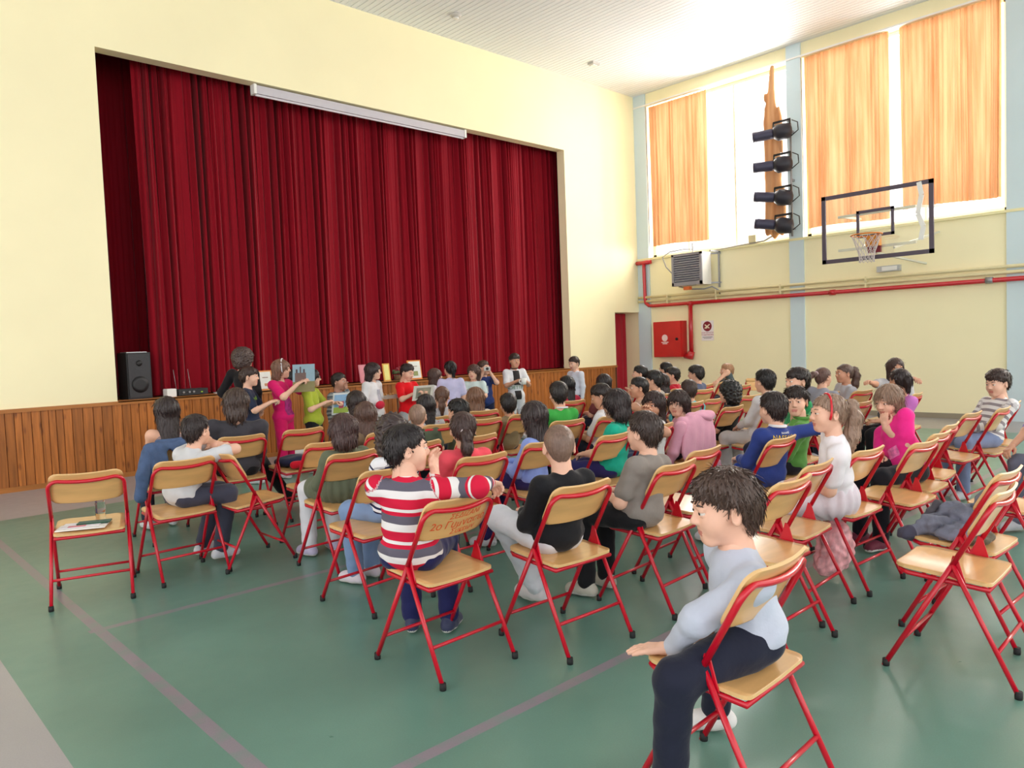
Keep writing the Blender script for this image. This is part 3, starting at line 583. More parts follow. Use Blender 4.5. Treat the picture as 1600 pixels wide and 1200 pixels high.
# (x, y) of the middle of the chair's feet, turn in degrees (0 = facing the stage), label
CH = {}
def back_at(x, y, a): return x-math.sin(R(a))*.165, y+math.cos(R(a))*.165      # from the top of the backrest to the chair's middle
CHAIRS = [
 ('c1', 1.23, 5.21, -17, 'with a bottle and papers on the seat, leftmost of all'),
 ('c2', 1.845, 5.22, 1, 'under the boy in the white T-shirt and grey tracksuit trousers'),
 ('c3', 2.12, 5.32, -90, 'standing empty and sideways behind the boy in the white T-shirt'),
 ('c4', 2.70, 6.28, -6, 'under the woman in the dark grey jacket'),
 ('c5', 2.17, 6.40, 0, 'with a denim jacket over its back near the stage'),
 ('c6', 3.29, 6.29, 2, 'with a navy and red jacket on its seat'),
 ('c7', 2.92, 5.19, 3, 'standing empty just left of the girl with the brown bob'),
 ('c8', 2.71, 4.49, 4, 'under the girl in the olive green dress'),
 ('c9', 2.45, 3.68, 5, 'under the girl in the navy striped top'),
 ('c10', 2.17, 2.68, 1, 'with orange handwriting on the back of its backrest'),
 ('c11', 3.56, 5.34, 0, 'under the girl with straight long brown hair behind the brown bob'),
 ('c12', 4.19, 5.40, -4, 'under the boy with very short light brown hair near the stage'),
 ('c13', 4.08, 6.27, 0, 'under the dark haired girl left of the boy in the red T-shirt'),
 ('c14', 3.28, 4.50, 0, 'half hidden by the face of the boy in the red striped sweater'),
 ('c15', 3.11, 3.59, -2, 'under the girl in the coral T-shirt'),
 ('c16', 3.78, 4.42, 0, 'standing empty right of the girl in the coral T-shirt'),
 ('c17', 4.69, 5.37, -4, 'standing before the boy in the khaki shirt'),
 ('c18', 5.28, 6.08, -8, 'under the girl with wavy light brown hair near the stage'),
 ('c19', 3.80, 3.71, 0, 'under the girl in the periwinkle blue top'),
 ('c20', 4.96, 4.55, -6, 'under the boy in the bright green T-shirt'),
 ('c21', 6.68, 6.04, -4, 'under the girl with long black hair beside the standing boy in white'),
 ('c22', 2.745, 2.43, -3, 'under the boy in the black sweater'),
 ('c23', 4.37, 3.54, 3, 'under the girl in the teal T-shirt'),
 ('c24', 5.44, 4.43, 0, 'under the boy in the white T-shirt looking down, beside the teal T-shirt'),
 ('c25', 7.16, 5.72, 4, 'under the black haired girl before the right end of the stage'),
 ('c26', 7.95, 6.30, 0, 'standing empty beside the red curtained passage'),
 ('c27', 3.52, 2.41, 3, 'under the boy in the plain grey T-shirt'),
 ('c28', 4.06, 2.57, 4, 'standing empty right of the boy in the grey T-shirt'),
 ('c29', 5.04, 3.62, 0, 'under the girl in the white tank top turning round'),
 ('c30', 5.60, 3.66, -4, 'with a pink jacket hung over its back'),
 ('c31', 6.98, 4.56, 0, 'behind the boy in the light teal shirt'),
 ('c32', 7.46, 4.60, 0, 'half hidden behind the girl with black curls'),
 ('c33', 6.68, 3.91, 0, 'under the girl with black curls'),
 ('c34', 8.78, 5.56, -3, 'under the boy in the dark denim shirt'),
 ('c35', 9.72, 5.52, 0, 'standing empty right of the girl with black curls'),
 ('c36', 8.02, 4.46, -5, 'standing empty behind the boy in the white long sleeved top'),
 ('c37', 11.3, 6.2, 150, 'turned to face away from the yellow wall'),
 ('c38', 9.75, 6.15, 0, 'with the blond boy leaning on its back'),
 ('c39', 4.76, 2.42, 1, 'under the boy in the blue sweater with yellow lettering'),
 ('c40', 5.40, 2.60, 0, 'under the boy in the green tracksuit jacket'),
 ('c41', 3.92, 1.79, 3, 'standing empty left of the girl in white T-shirt and skirt'),
 ('c42', 3.40, 1.68, 0, 'standing empty just right of the head of the boy in front'),
 ('c43', 4.54, 1.77, -3, 'under the girl in the white T-shirt and skirt'),
 ('c44', 5.02, 1.62, -4, 'standing empty behind the girl in the bright pink T-shirt'),
 ('c45', 5.50, 1.68, 0, 'under the girl in the bright pink T-shirt'),
 ('c46', 6.02, 1.77, 4, 'standing empty right of the girl in the bright pink T-shirt'),
 ('c47', 6.90, 1.87, -3, 'standing empty left of the boy in the grey and white striped top'),
 ('c48', 7.42, 1.78, 0, 'under the boy in the grey and white striped top'),
 ('c49', 7.98, 1.83, 0, 'cut by the right edge beside the grey striped boy'),
 ('c50', 3.69, .88, 2, 'standing empty in the lower right of the photo'),
 ('c51', 4.18, .98, -2, 'with a grey denim jacket on its seat at the right edge'),
 ('c52', 2.15, 1.11, 2, 'under the boy in the pale grey top in front'),
 ('c53', 8.67, 3.80, -2, 'under the girl with the swinging ponytail'),
 ('c54', 9.06, 3.60, -10, 'under the girl with the long brown ponytail and grey T-shirt'),
 ('c55', 7.58, 3.02, -5, 'under the girl in the purple top'),
 ('c56', 7.20, 3.10, 0, 'half hidden left of the girl in the purple top'),
 ('c57', 8.80, 2.92, 5, 'standing empty before the bare yellow wall on the right'),
 ('c58', 5.22, 5.38, 0, 'under the boy in the khaki shirt'),
 ('c59', 6.62, 3.43, 0, 'under the boy in the white long sleeved top'),
 ('c60', 6.12, 2.85, 0, 'under the dark haired boy behind the green jacket'),
 ('c61', 6.55, 4.88, 0, 'under the boy resting his chin below the fire cabinet'),
 ('c62', 7.25, 5.15, 0, 'under the dark haired boy left of the long dark hair'),
 ('c63', 8.05, 5.60, 0, 'under the girl with long dark hair below the fire cabinet'),
 ('c64', 8.83, 6.00, 0, 'under the boy in the red T-shirt near the fire cabinet'),
 ('c65', 8.45, 6.28, 0, 'under the boy before the pale blue corner pier'),
 ('c66', 9.35, 6.45, 0, 'under the farthest boy below the fire cabinet'),
 ('c67', 4.55, 6.0, 0, 'under the girl with long black hair and pale grey T-shirt'),
 ('c68', 5.22, 6.7, 0, 'under the girl with the low brown ponytail near the stage'),
 ('c69', 10.4, 6.2, 0, 'under the blond boy by the yellow wall'),
 ('c70', 9.3, 3.2, 0, 'under the long haired girl facing the camera'),
 ('c71', 5.15, 1.0, 0, 'beyond the denim jacket at the right edge, mostly cut off'),
]
proto = None
for key, bx, by, a, lab in CHAIRS:
    if proto is None: proto = make_chair(); t = proto
    else: t = copy_tree(proto)
    x, y = back_at(bx, by, a); t.location = (x, y, 0); t.rotation_euler = (0, 0, R(a)); t['label'] = 'red folding chair '+lab; CH[key] = t
# marker handwriting on one backrest
M_mark = mat('orange_red_marker', (222, 84, 40), .5)
def back_text(chair, body, size, u, v, shear=.15):
    me = text_mesh(body, size, M_mark, shear)
    co = np.empty(len(me.vertices)*3, np.float32); me.vertices.foreach_get('co', co); co = co.reshape(-1, 3)
    for p in co:                                   # lay the strokes on the curved rear face
        q, n = pos_back(float(-(-p[0]-u)), .815+v+float(p[1])); q = q-n*(.0062+(.0004 if p[2] > 0 else 0)); p[:] = q
    me.vertices.foreach_set('co', co.ravel()); me.update(); link('handwriting', me, chair)
back_text(CH['c10'], 'ΣΕΔΙΖΑΝΙ', .042, .04, .012)
back_text(CH['c10'], '2ο Γυμνασιο', .058, .02, -.036)
back_text(CH['c10'], 'Συκεων', .042, .05, -.078)
# ================================================================ people
SKIN = {}
def skin(c): return mat('skin_%d_%d_%d' % c, c, .5, spec=.35, var=.05, vscale=(14, 14, 14))
M_eyew = mat('eye_white', (214, 204, 196), .3); M_iris = mat('eye_dark', (36, 22, 16), .2); M_lip = mat('lips', (204, 128, 116), .5)
# ---- head: centre of the head at the origin, face towards +y
def head_prims():
    P = [ell((0, -.010, .024), (.0735, .092, .083)), ell((0, .020, -.034), (.057, .066, .070)), cap((-.012, .058, -.086), (.012, .058, -.086), .019, .019),
         ell((.034, .046, -.032), (.026, .030, .030)), ell((-.034, .046, -.032), (.026, .030, .030)),
         cap((0, -.022, -.05), (0, -.036, -.150), .046, .048)]
    return P
def head_field(P):
    d = union(head_prims(), .028)(P)
    for s in (-1, 1):
        d = smax(d, -prim_d(P, ell((s*.030, .096, .006), (.0165, .015, .0095))), .012)
        lid = prim_d(P, ell((s*.030, .0745, .006), (.0142, .0142, .0142)))
        d = smin(d, np.maximum(lid, .0095-P[:, 2]-.1*(P[:, 1]-.0745)), .003); d = smin(d, np.maximum(lid, P[:, 2]-.0015), .003)
    d = smin(d, prim_d(P, cap((0, .084, .010), (0, .099, -.022), .007, .0105)), .012)
    for s in (-1, 1):
        d = smin(d, prim_d(P, cap((s*.009, .089, -.027), (s*.009, .09, -.027), .0075, .0075)), .007)
        d = smin(d, prim_d(P, cap((s*.014, .084, .024), (s*.042, .074, .022), .007, .005)), .012)
    d = smin(d, prim_d(P, cap((-.017, .078, -.0535), (.017, .078, -.0535), .0055, .0055)), .006)
    d = smin(d, prim_d(P, cap((-.013, .078, -.0635), (.013, .078, -.0635), .006, .006)), .006)
    d = smax(d, -prim_d(P, cap((-.02, .087, -.0585), (.02, .087, -.0585), .0022, .0022)), .003)
    for s in (-1, 1):
        M = np.array(Matrix.Rotation(R(-s*24), 3, 'Z'))
        e = prim_d(P, ell((s*.0765, -.012, -.008), (.0085, .0205, .030), M))
        e = smax(e, -prim_d(P, ell((s*.0845, -.006, -.005), (.007, .0115, .018), M)), .006); d = smin(d, e, .008)
    return d
def sphere_mesh(c, r, seg=10):
    V = []; F = []
    for i in range(seg+1):
        a = math.pi*i/seg
        for k in range(seg): V.append((c[0]+r*math.sin(a)*math.cos(2*math.pi*k/seg), c[1]+r*math.sin(a)*math.sin(2*math.pi*k/seg), c[2]+r*math.cos(a)))
    for i in range(seg):
        for k in range(seg): F.append((i*seg+k, (i+1)*seg+k, (i+1)*seg+(k+1) % seg, i*seg+(k+1) % seg))
    return np.array(V, np.float32), np.array(F)
def head_template(h):
    V, Q = solid(head_field, (-.1, -.13, -.2), (.1, .13, .125), h)
    c = V[Q].mean(1); mi = np.zeros(len(Q), int)
    lip = np.minimum(prim_d(c, cap((-.015, .079, -.054), (.015, .079, -.054), .006, .006)), prim_d(c, cap((-.012, .079, -.0635), (.012, .079, -.0635), .006, .006)))
    mi[lip < .0016] = 1
    Vs, Qs, Ms = [V], [Q], [mi]; n = len(V)
    for s in (-1, 1):
        for ctr, r, m in (((s*.030, .0745, .006), .0125, 2), ((s*.0295, .0826, .0058), .0066, 3)):
            v, q = sphere_mesh(ctr, r); Vs.append(v); Qs.append(q+n); Ms.append(np.full(len(q), m)); n += len(v)
        pr_ = [cap((s*.014, .087, .0265), (s*.030, .0875, .031), .0028, .0034), cap((s*.030, .0875, .031), (s*.045, .0735, .0265), .0034, .002)]
        v, q = solid_prims(pr_, .003, .0035); Vs.append(v); Qs.append(q+n); Ms.append(np.full(len(q), 4)); n += len(v)
    return np.concatenate(Vs), np.concatenate(Qs), np.concatenate(Ms)
HEAD = {'hi': head_template(.0042), 'lo': head_template(.0075)}
# ---- hair
def strand(P, amp, n, tw=0.):
    th = np.arctan2(P[:, 0], -P[:, 1]+.01); return amp*(np.sin(th*n+tw*P[:, 2]+2.1*np.sin(P[:, 2]*31))+.6*np.sin(th*n*2.3+P[:, 2]*47+1))
def zline(y, front, temple, ear, nape):
    return np.interp(y, [-.075, -.045, -.02, .005, .028, .045, .062, .085], [nape, nape*.75+ear*.25, ear, ear*.55+temple*.45, temple*.75+ear*.25, temple, front*.7+temple*.3, front])
def hair_short(P, g=.013, front=.052, nape=-.068, amp=.0012, n=41, tw=30, jag=.004, top=.5):
    x, y, z = P[:, 0], P[:, 1], P[:, 2]
    zl = zline(y, front, .03, -.014, nape)+jag*(np.sin(x*150+y*60)+.7*np.sin(x*330+y*210+1)+.5*np.sin(y*190+2))*.6
    t = np.clip((z-zl)/.045, .1, 1)*(.75+top*np.clip(z/.1, 0, 1))
    d = prim_d(P, ell((0, -.011, .025), (.0745, .093, .084)))
    d = smin(d, prim_d(P, cap((0, -.05, -.02), (0, -.046, -.052), .046, .041)), .03)-g*t+strand(P, amp, n, tw)
    ear = prim_d(P, ell((.086, -.004, -.012), (.022, .025, .035))); ear2 = prim_d(P, ell((-.086, -.004, -.012), (.022, .025, .035)))
    d = smax(d, (zl-z)*.85, .006); return np.maximum(d, -np.minimum(ear, ear2))
def hair_tousled(P): return hair_short(P, .02, .040, -.075, .0024, 31, 45, .007, .45)
def hair_fringe(P): return hair_short(P, .016, .030, -.068, .0016, 37, 14, .008, .4)
def hair_buzz(P): return hair_short(P, .0045, .058, -.066, .0002, 40, 10, .003, .3)
def face_cut(P, w=.056, top=.045, y0=.012):
    x, y, z = P[:, 0], P[:, 1], P[:, 2]; hh = top+.055
    r = np.sqrt((x/w)**2+(np.clip(z+.055, 0, None)/hh)**2)+.03*np.sin(x*160+z*60); return np.maximum((r-1)*.055, y0-y)
def hair_down(P, length, wid=.088, g=.016, amp=.0035, n=21, front=.048, back=-.04, flare=0.):
    d = prim_d(P, ell((0, -.013, .026), (.0735+g, .092+g, .083+g)))
    body = prim_d(P*np.array([1, 1.25, 1], np.float32), cap((0, -.028, .01), (0, back*1.25-.02, -length+.07), .078+g, wid-.012+flare))
    d = smin(d, body, .03)+strand(P, amp*.55, n*1.7, 6)+.0012*np.sin(P[:, 0]*260+2*np.sin(P[:, 2]*14))
    d = smax(d, (-length+.012*np.sin(P[:, 0]*70)+.008*np.sin(P[:, 0]*210+P[:, 1]*90)-P[:, 2])*.9, .01)
    return smax(d, -face_cut(P, .058-.12*np.clip(-P[:, 2]-.1, 0, .2), front), .014)
def hair_bob(P): return hair_down(P, .125, .098, .018, .0028, 24)
def hair_bobloose(P): return hair_down(P, .15, .092, .016, .0045, 17, .03)
def hair_long(P): return hair_down(P, .27, .088, .014, .0038, 21)
def hair_verylong(P): return hair_down(P, .34, .086, .014, .0042, 19)
def hair_wavy(P): return hair_down(P, .25, .098, .018, .0065, 13)
def hair_curly(P):
    d = prim_d(P, ell((0, -.02, .02), (.104, .118, .108))); d = smin(d, prim_d(P, ell((0, -.04, -.07), (.104, .085, .085))), .04)
    d = d+.011*np.sin(P[:, 0]*95+2*np.sin(P[:, 2]*60))*np.sin(P[:, 1]*90+1.3)*np.sin(P[:, 2]*100+.4)
    return smax(d, -face_cut(P, .054, .036, .02), .014)
def hair_afro(P):
    d = prim_d(P, ell((0, -.02, .025), (.122, .13, .118))); d = smin(d, prim_d(P, ell((0, -.03, -.06), (.11, .1, .08))), .05)
    d = d+.009*np.sin(P[:, 0]*130+2*np.sin(P[:, 2]*80))*np.sin(P[:, 1]*120+1.3)*np.sin(P[:, 2]*125+.4)
    return smax(d, -face_cut(P, .054, .036, .03), .014)
def with_tail(P, chain, radii, base_g=.008):
    d = prim_d(P, ell((0, -.013, .026), (.0735+base_g, .092+base_g, .083+base_g)))+strand(P, .0015, 30, 4)
    d = smin(d, prim_d(P, cap((0, -.055, -.02), (0, -.05, -.05), .046, .04)), .03)
    zl = zline(P[:, 1], .056, .034, -.002, -.06); d = smax(d, (zl-P[:, 2])*.85, .008)
    ear = prim_d(P, ell((.086, -.006, -.012), (.022, .027, .037))); ear2 = prim_d(P, ell((-.086, -.006, -.012), (.022, .027, .037))); d = np.maximum(d, -np.minimum(ear, ear2))
    t = union([cap(chain[i], chain[i+1], radii[i], radii[i+1]) for i in range(len(chain)-1)], .02)(P)+.003*np.sin(P[:, 0]*210+3*np.sin(P[:, 2]*20))
    return smin(d, t, .012)
def hair_ponylow(P): return with_tail(P, [(0, -.09, -.005), (0, -.125, -.03), (0, -.128, -.10), (0, -.115, -.20)], [.022, .034, .036, .012])
def hair_ponyhigh(P): return with_tail(P, [(0, -.08, .05), (0, -.135, .04), (0, -.155, -.03), (.01, -.14, -.13), (.02, -.12, -.23), (.025, -.085, -.29)], [.022, .034, .042, .042, .026, .006])
def hair_ponyswing(P): return with_tail(P, [(0, -.085, .04), (-.02, -.14, .04), (-.05, -.2, .0), (-.09, -.25, -.06), (-.12, -.27, -.12)], [.022, .03, .032, .026, .008])
def hair_bun(P):
    d = with_tail(P, [(0, -.085, .015), (0, -.118, .012), (0, -.12, -.02), (0, -.115, -.10)], [.03, .038, .032, .02], .012); return d
HB = {'short': (-.15, .13, -.13), 'long': (-.36, .13, -.22)}
HAIRDEF = dict(short=(hair_short, -.12), tousled=(hair_tousled, -.12), fringe=(hair_fringe, -.12), buzz=(hair_buzz, -.12), bob=(hair_bob, -.16), bobloose=(hair_bobloose, -.19), long=(hair_long, -.31),
               verylong=(hair_verylong, -.38), wavy=(hair_wavy, -.29), curly=(hair_curly, -.19), afro=(hair_afro, -.17), ponylow=(hair_ponylow, -.24), ponyhigh=(hair_ponyhigh, -.32), ponyswing=(hair_ponyswing, -.15), bun=(hair_bun, -.15))
_hc = {}
def add_locks(kind, V, Q, lod):
    """thin tapering locks lying on the hair so that its outline is not a smooth cap"""
    r_ = np.random.default_rng(len(kind)*7+len(V)); n = 1500 if lod == 'hi' else 420; w = .0021 if lod == 'hi' else .0042
    long_ = kind in ('bob', 'bobloose', 'long', 'verylong', 'wavy'); A = V[Q]; nr = np.cross(A[:, 2]-A[:, 0], A[:, 3]-A[:, 1]); ar = np.linalg.norm(nr, axis=1)+1e-12; c = A.mean(1)
    ok = (c[:, 2] > -.055) | (c[:, 1] < -.02) if not long_ else np.ones(len(c), bool)
    ok = ok & (np.linalg.norm(c-np.array([.012, -.035, .115]), axis=1) > .042)
    i = r_.choice(len(Q), n, p=(ar*ok)/(ar*ok).sum()); p = c[i]; nn = nr[i]/ar[i][:, None]
    fl = p-np.array([.012, -.035, .115]); fl = fl/(np.linalg.norm(fl, axis=1)[:, None]+1e-6); dn = np.array([0, 0, -1.])*(np.where(long_ | (p[:, 2] < .02), 1.3, .25))[:, None]
    t = fl+dn+r_.normal(0, .2 if kind == 'tousled' else .15, (n, 3)); t -= nn*(t*nn).sum(1)[:, None]; t /= np.linalg.norm(t, axis=1)[:, None]+1e-6
    sd = np.cross(nn, t); L = r_.uniform(.022, .045, n)*(1.5 if long_ else 1.0); L = np.where((p[:, 1] > .015) & (not long_), L*.5, L); k = np.where(p[:, 2] > -.02, 4.6, .4); lift = r_.uniform(.0005, .0035, n)*(1.2 if kind == 'tousled' else 1)
    rows = []
    for f_, ww in ((0, .6), (.4, 1.0), (.75, .75), (1.0, .08)):
        s_ = L*f_; q = p+t*s_[:, None]-nn*(k*s_*s_)[:, None]+nn*(lift*f_+.0012*(f_ < .9)-.001*(f_ == 0))[:, None]; rows += [q-sd*w*ww, q+sd*w*ww]
    S = np.stack(rows, 1).reshape(-1, 3); b = len(V)+8*np.arange(n)[:, None]
    F = np.concatenate([b+np.array([[2*j, 2*j+1, 2*j+3, 2*j+2]]) for j in range(3)]); return np.concatenate([V, S.astype(np.float32)]), np.concatenate([Q, F])
def hair_geo(kind, lod):
    k = (kind, lod)
    if k not in _hc:
        f, zlo = HAIRDEF[kind]; yl = -.32 if kind == 'ponyswing' else -.22
        V, Q = solid(lambda P: f(P).astype(np.float32), (-.16, yl, zlo), (.14 if kind != 'afro' else .16, .13, .16), .0045 if lod == 'hi' else .0075)
        if kind not in ('buzz', 'curly', 'afro'): V, Q = add_locks(kind, V, Q, lod)
        _hc[k] = (V, Q)
    return _hc[k]
# ---- hands: wrist at the origin, fingers towards +y, palm towards -z, thumb towards -x (right hand)
def hand_template(curl, spread=1.0, h=.0032):
    P = []
    for x0, x1, yb, ln in ((-.013, -.024, .062, .92), (-.004, -.008, .066, 1.0), (.005, .008, .064, .94), (.012, .023, .058, .78)):
        P.append(cap((x0, .004, 0), (x1, yb, 0), .0125, .0105))
        p = np.array((x1, yb, 0.)); a = 0; d0 = x1*.25*spread
        for L_, r0, r1, c in ((.028, .0085, .0075, .8), (.019, .0075, .0068, 1.0), (.015, .0068, .0055, .7)):
            a += R(curl)*c; q = p+L_*ln*np.array((d0*math.cos(a)*2, math.cos(a), -math.sin(a))); P.append(cap(p, q, r0, r1)); p = q
    t0 = np.array((-.018, .014, -.006)); t1 = np.array((-.040, .036, -.014)); t2 = np.array((-.046, .058, -.016-.012*curl/45)); t3 = np.array((-.043+.008*curl/45, .076, -.018-.02*curl/45))
    P += [cap(t0, t1, .012, .0095), cap(t1, t2, .0095, .008), cap(t2, t3, .008, .006), cap((0, -.012, 0), (0, .02, 0), .021, .02)]
    return solid_prims(P, .006, h)
HANDS = {k: hand_template(c, s) for k, c, s in (('flat', 7, 1.2), ('relaxed', 28, 1.0), ('grip', 58, .8))}
# ---- shoes: ankle at the origin, toe towards +y
def shoe_template(h):
    P = [cap((0, -.04, -.045), (0, .02, -.045), .033, .036), cap((0, .02, -.045), (0, .11, -.052), .037, .034), cap((0, -.02, -.03), (0, -.012, .012), .036, .034), ell((0, .05, -.03), (.03, .07, .028))]
    f0 = union(P, .02)
    V, Q = solid(lambda p: smax(f0(p), (-.076-p[:, 2]), .006), (-.06, -.1, -.09), (.06, .17, .06), h)
    mi = (V[Q].mean(1)[:, 2] < -.06).astype(int); return V, Q, mi
SHOE = {'hi': shoe_template(.006), 'lo': shoe_template(.010)}
def xf(V, M):
    A = np.array(M, np.float32); return V@A[:3, :3].T+A[:3, 3]
def ik(a, c, l1, l2, pole):
    a, c, pole = Vector(a), Vector(c), Vector(pole); d = c-a; D = d.length
    if D > (l1+l2)*.995: c = a+d*((l1+l2)*.995/D); d = c-a; D = d.length
    if D < abs(l1-l2)+.02: D = abs(l1-l2)+.02
    u = d.normalized(); x = (l1*l1-l2*l2+D*D)/(2*D); hh = math.sqrt(max(0, l1*l1-x*x)); n = pole-u*pole.dot(u)
    n = n.normalized() if n.length > 1e-4 else u.orthogonal().normalized()
    return a+u*x+n*hh, c
def frame(y, z):
    y = Vector(y).normalized(); z = Vector(z); z = (z-y*z.dot(y)); z = z.normalized() if z.length > 1e-3 else y.orthogonal().normalized(); x = y.cross(z)
    return Matrix((x, y, z)).transposed()

def person(pos, face, zh, label, hair='short', hc=(38, 28, 24), sk=(222, 172, 146), shirt=(120, 120, 120), sleeve='short', pants=(40, 44, 60), legs='trousers', shoes=(200, 200, 205),
           sit=True, head=(0, 0), lean=(0, 0), armR='lap', armL='lap', legR=None, legL=None, lod='lo', seat=.45, s=1.0, smat=None, hs=1.0, hips=None, skirt=None, cat='person', roll=0, extra=None, pmat=None, wide=1.0, arm=1.0, gv=None, group='pupils in the hall'):
    """pos: floor point under the hips; face: heading in degrees (0 = towards the stage, + = turning left); zh: height of the head's centre;
    lean = (right, forward) shift of the head against the hips; head = (turn, nod) against the body"""
    root = empty('person', (pos[0], pos[1], 0), R(face), label, cat, group)
    hv = .0042 if lod == 'hi' else .0075; g = gv or (.011 if lod == 'hi' else .017)
    hip = Vector((0, 0, seat+.085 if sit else (zh-.13)*.62*1.0))
    hc_ = Vector((lean[0], lean[1]+.01, zh)); neck = hc_+Vector((0, -.035, -.145*hs))
    tv = neck-hip; tl = tv.length; tu = tv.normalized(); tx = Vector((0, 1, 0)).cross(tu).normalized(); T = Matrix((tx, tu.cross(tx), tu)).transposed(); Tm = np.array(T); sw = .135*s*wide
    sh = {sd: neck-tu*.035+T.col[0]*sd*sw for sd in (1, -1)}
    l1, l2 = .225*s*arm, .205*s*arm
    # body
    B = [ell(hip+tu*.02, (.118*wide, .092, .095), Tm), ell(hip+tu*tl*.42, (.104*wide, .076, .12), Tm), ell(hip+tu*tl*.74, (.118*wide, .074, .105), Tm),
         cap(sh[1]*.98+neck*.02-tu*.012, sh[-1]*.98+neck*.02-tu*.012, .046, .046), cap(neck-tu*.05, hc_+Vector((0, -.025, -.08)), .05, .043)]
    arms = {}; named = {'lap': (.05, .20, .62), 'thigh': (.11, .22, .60), 'side': (.2, .04, .48), 'hold': (.06, .24, neck.z-.16), 'read': (.085, .24, neck.z-.13), 'chin': (.03, .10+lean[1], zh-.105), 'down': (.2, .03, sh[1].z-.42)}
    for sd, spec in ((1, armR), (-1, armL)):
        pole = Vector((sd*.6, -.5, -.6)); hk = 'relaxed'; pn = None; fd = None
        if isinstance(spec, dict): tgt = Vector(spec['to']); pole = Vector(spec.get('pole', pole)); hk = spec.get('hand', 'relaxed'); pn = spec.get('palm'); fd = spec.get('dir')
        else:
            tgt = Vector(named[spec]); tgt.x *= sd
            if not sit and spec == 'lap': tgt.z = hip.z+.1
            if spec in ('hold', 'read'): hk = 'grip'
            if spec == 'chin': hk = 'relaxed'; fd = Vector((-sd*.25, .1, 1)); pn = Vector((0, 1, .2)); pole = Vector((sd*.3, .4, -1))
        el, wr = ik(sh[sd], tgt, l1, l2, pole); arms[sd] = (sh[sd], el, wr, hk, pn, fd)
        B += [cap(sh[sd], el, .040*s, .032*s), cap(el, wr, .032*s, .0225*s)]
    leg = {}
    for sd, spec in ((1, legR), (-1, legL)):
        h0 = hip+Vector((sd*.068*wide, .0, -.02)); l3, l4 = (.335*s, .36*s)
        if sit:
            if spec is None: spec = {}
            kn = Vector(spec.get('knee', (sd*.10, .325*s, seat+.05))); an = Vector(spec.get('ankle', (sd*.10, .33*s, .085)))
            toe = Vector(spec.get('toe', (sd*.15, 1, 0)))
        else:
            if spec is None: spec = {}
            an = Vector(spec.get('ankle', (sd*.085, .0, .08))); kn = Vector(spec.get('knee', (h0+an)/2+Vector((0, .025, .0)))); toe = Vector((sd*.2, 1, 0))
        leg[sd] = (h0, kn, an, toe); B += [cap(h0, kn, .068*wide, .047), cap(kn, an, .046, .031)]
    V, Q = solid_prims(B, .035, g); mi = np.zeros(len(Q), int)
    Vs, Qs, Ms = [V], [Q], [mi]; n = len(V)
    Hm = Matrix.Translation(hc_) @ Matrix.Rotation(R(head[0]), 4, 'Z') @ Matrix.Rotation(R(head[1]), 4, 'X') @ Matrix.Rotation(R(roll), 4, 'Y') @ Matrix.Scale(hs, 4)
    v, q, m = HEAD[lod]; Vs.append(xf(v, Hm)); Qs.append(q+n); Ms.append(m); n += len(v)
    for sd in (1, -1):
        s0, el, wr, hk, pn, fd = arms[sd]; v, q = HANDS[hk]
        y = Vector(fd) if fd is not None else (wr-el).normalized()+Vector((0, .15, -.1)); z = -Vector(pn) if pn is not None else Vector((sd*.35, -.2, 1))
        Fm = (Matrix.Translation(wr+y.normalized()*.012) @ frame(y, z).to_4x4()) @ Matrix.Diagonal((sd*s, s, s, 1))
        Vs.append(xf(v, Fm)); q2 = q[:, ::-1] if sd < 0 else q; Qs.append(q2+n); Ms.append(np.zeros(len(q), int)); n += len(v)
    me = np_mesh('body', np.concatenate(Vs), np.concatenate(Qs), [skin(sk), M_lip, M_eyew, M_iris, hair_mat(hc)], np.concatenate(Ms)); link('body', me, root)
    # hair
    v, q = hair_geo(hair, lod); ho = link('hair', np_mesh('hair', xf(v, Hm), q, hair_mat(hc)), root)
    # shirt
    e = .012; S_ = [ell(hip+tu*.008, (.149*wide, .123, .104), Tm), ell(hip+tu*tl*.36, (.130*wide, .101, .14), Tm), ell(hip+tu*tl*.70, (.131*wide, .089, .118), Tm),
         cap(sh[1]*.97+neck*.03-tu*.012, sh[-1]*.97+neck*.03-tu*.012, .053, .053), cap(neck-tu*.06, neck-tu*.012, .062, .056)]
    SA = {}
    for sd in (1, -1):
        s0, el, wr = arms[sd][:3]; SA[sd] = []
        if sleeve == 'short': SA[sd] = [cap(s0, s0.lerp(el, .72), .052*s, .054*s)]
        elif sleeve == 'long': SA[sd] = [cap(s0, el, .052*s, .043*s), cap(el, el.lerp(wr, .95), .044*s, .031*s)]
        elif sleeve == 'threequarter': SA[sd] = [cap(s0, el, .052*s, .043*s), cap(el, el.lerp(wr, .5), .043*s, .036*s)]
    if sleeve == 'none': S_[3] = cap(sh[1]*.8+neck*.2-tu*.02, sh[-1]*.8+neck*.2-tu*.02, .045, .045)
    f0 = union(S_+SA[1]+SA[-1], .03); wn = wrinkle(.0028 if lod == 'hi' else .0022, 42)
    def fs(P): return f0(P)+wn(P)
    lo, hi = bounds(S_+SA[1]+SA[-1], .04); V, Q = solid(fs, lo, hi, g)
    sm_ = smat or fabric(shirt); me = np_mesh('shirt', V, Q, sm_)
    if smat is not None:
        dt = union(S_, .03)(V); sv = ((V-np.array(hip))@np.array(tu)).astype(np.float32)
        for sd in (1, -1):
            if not SA[sd]: continue
            da = union(SA[sd], .03)(V); s0, el, wr = arms[sd][:3]; s0, el, wr = map(np.array, (s0, el, wr))
            t1 = np.clip((V-s0)@(el-s0)/((el-s0)@(el-s0)), 0, 1); t2 = np.clip((V-el)@(wr-el)/((wr-el)@(wr-el)), 0, 1)
            al = t1*np.linalg.norm(el-s0)+t2*np.linalg.norm(wr-el); sv = np.where(da < dt-.004, al+.01, sv)
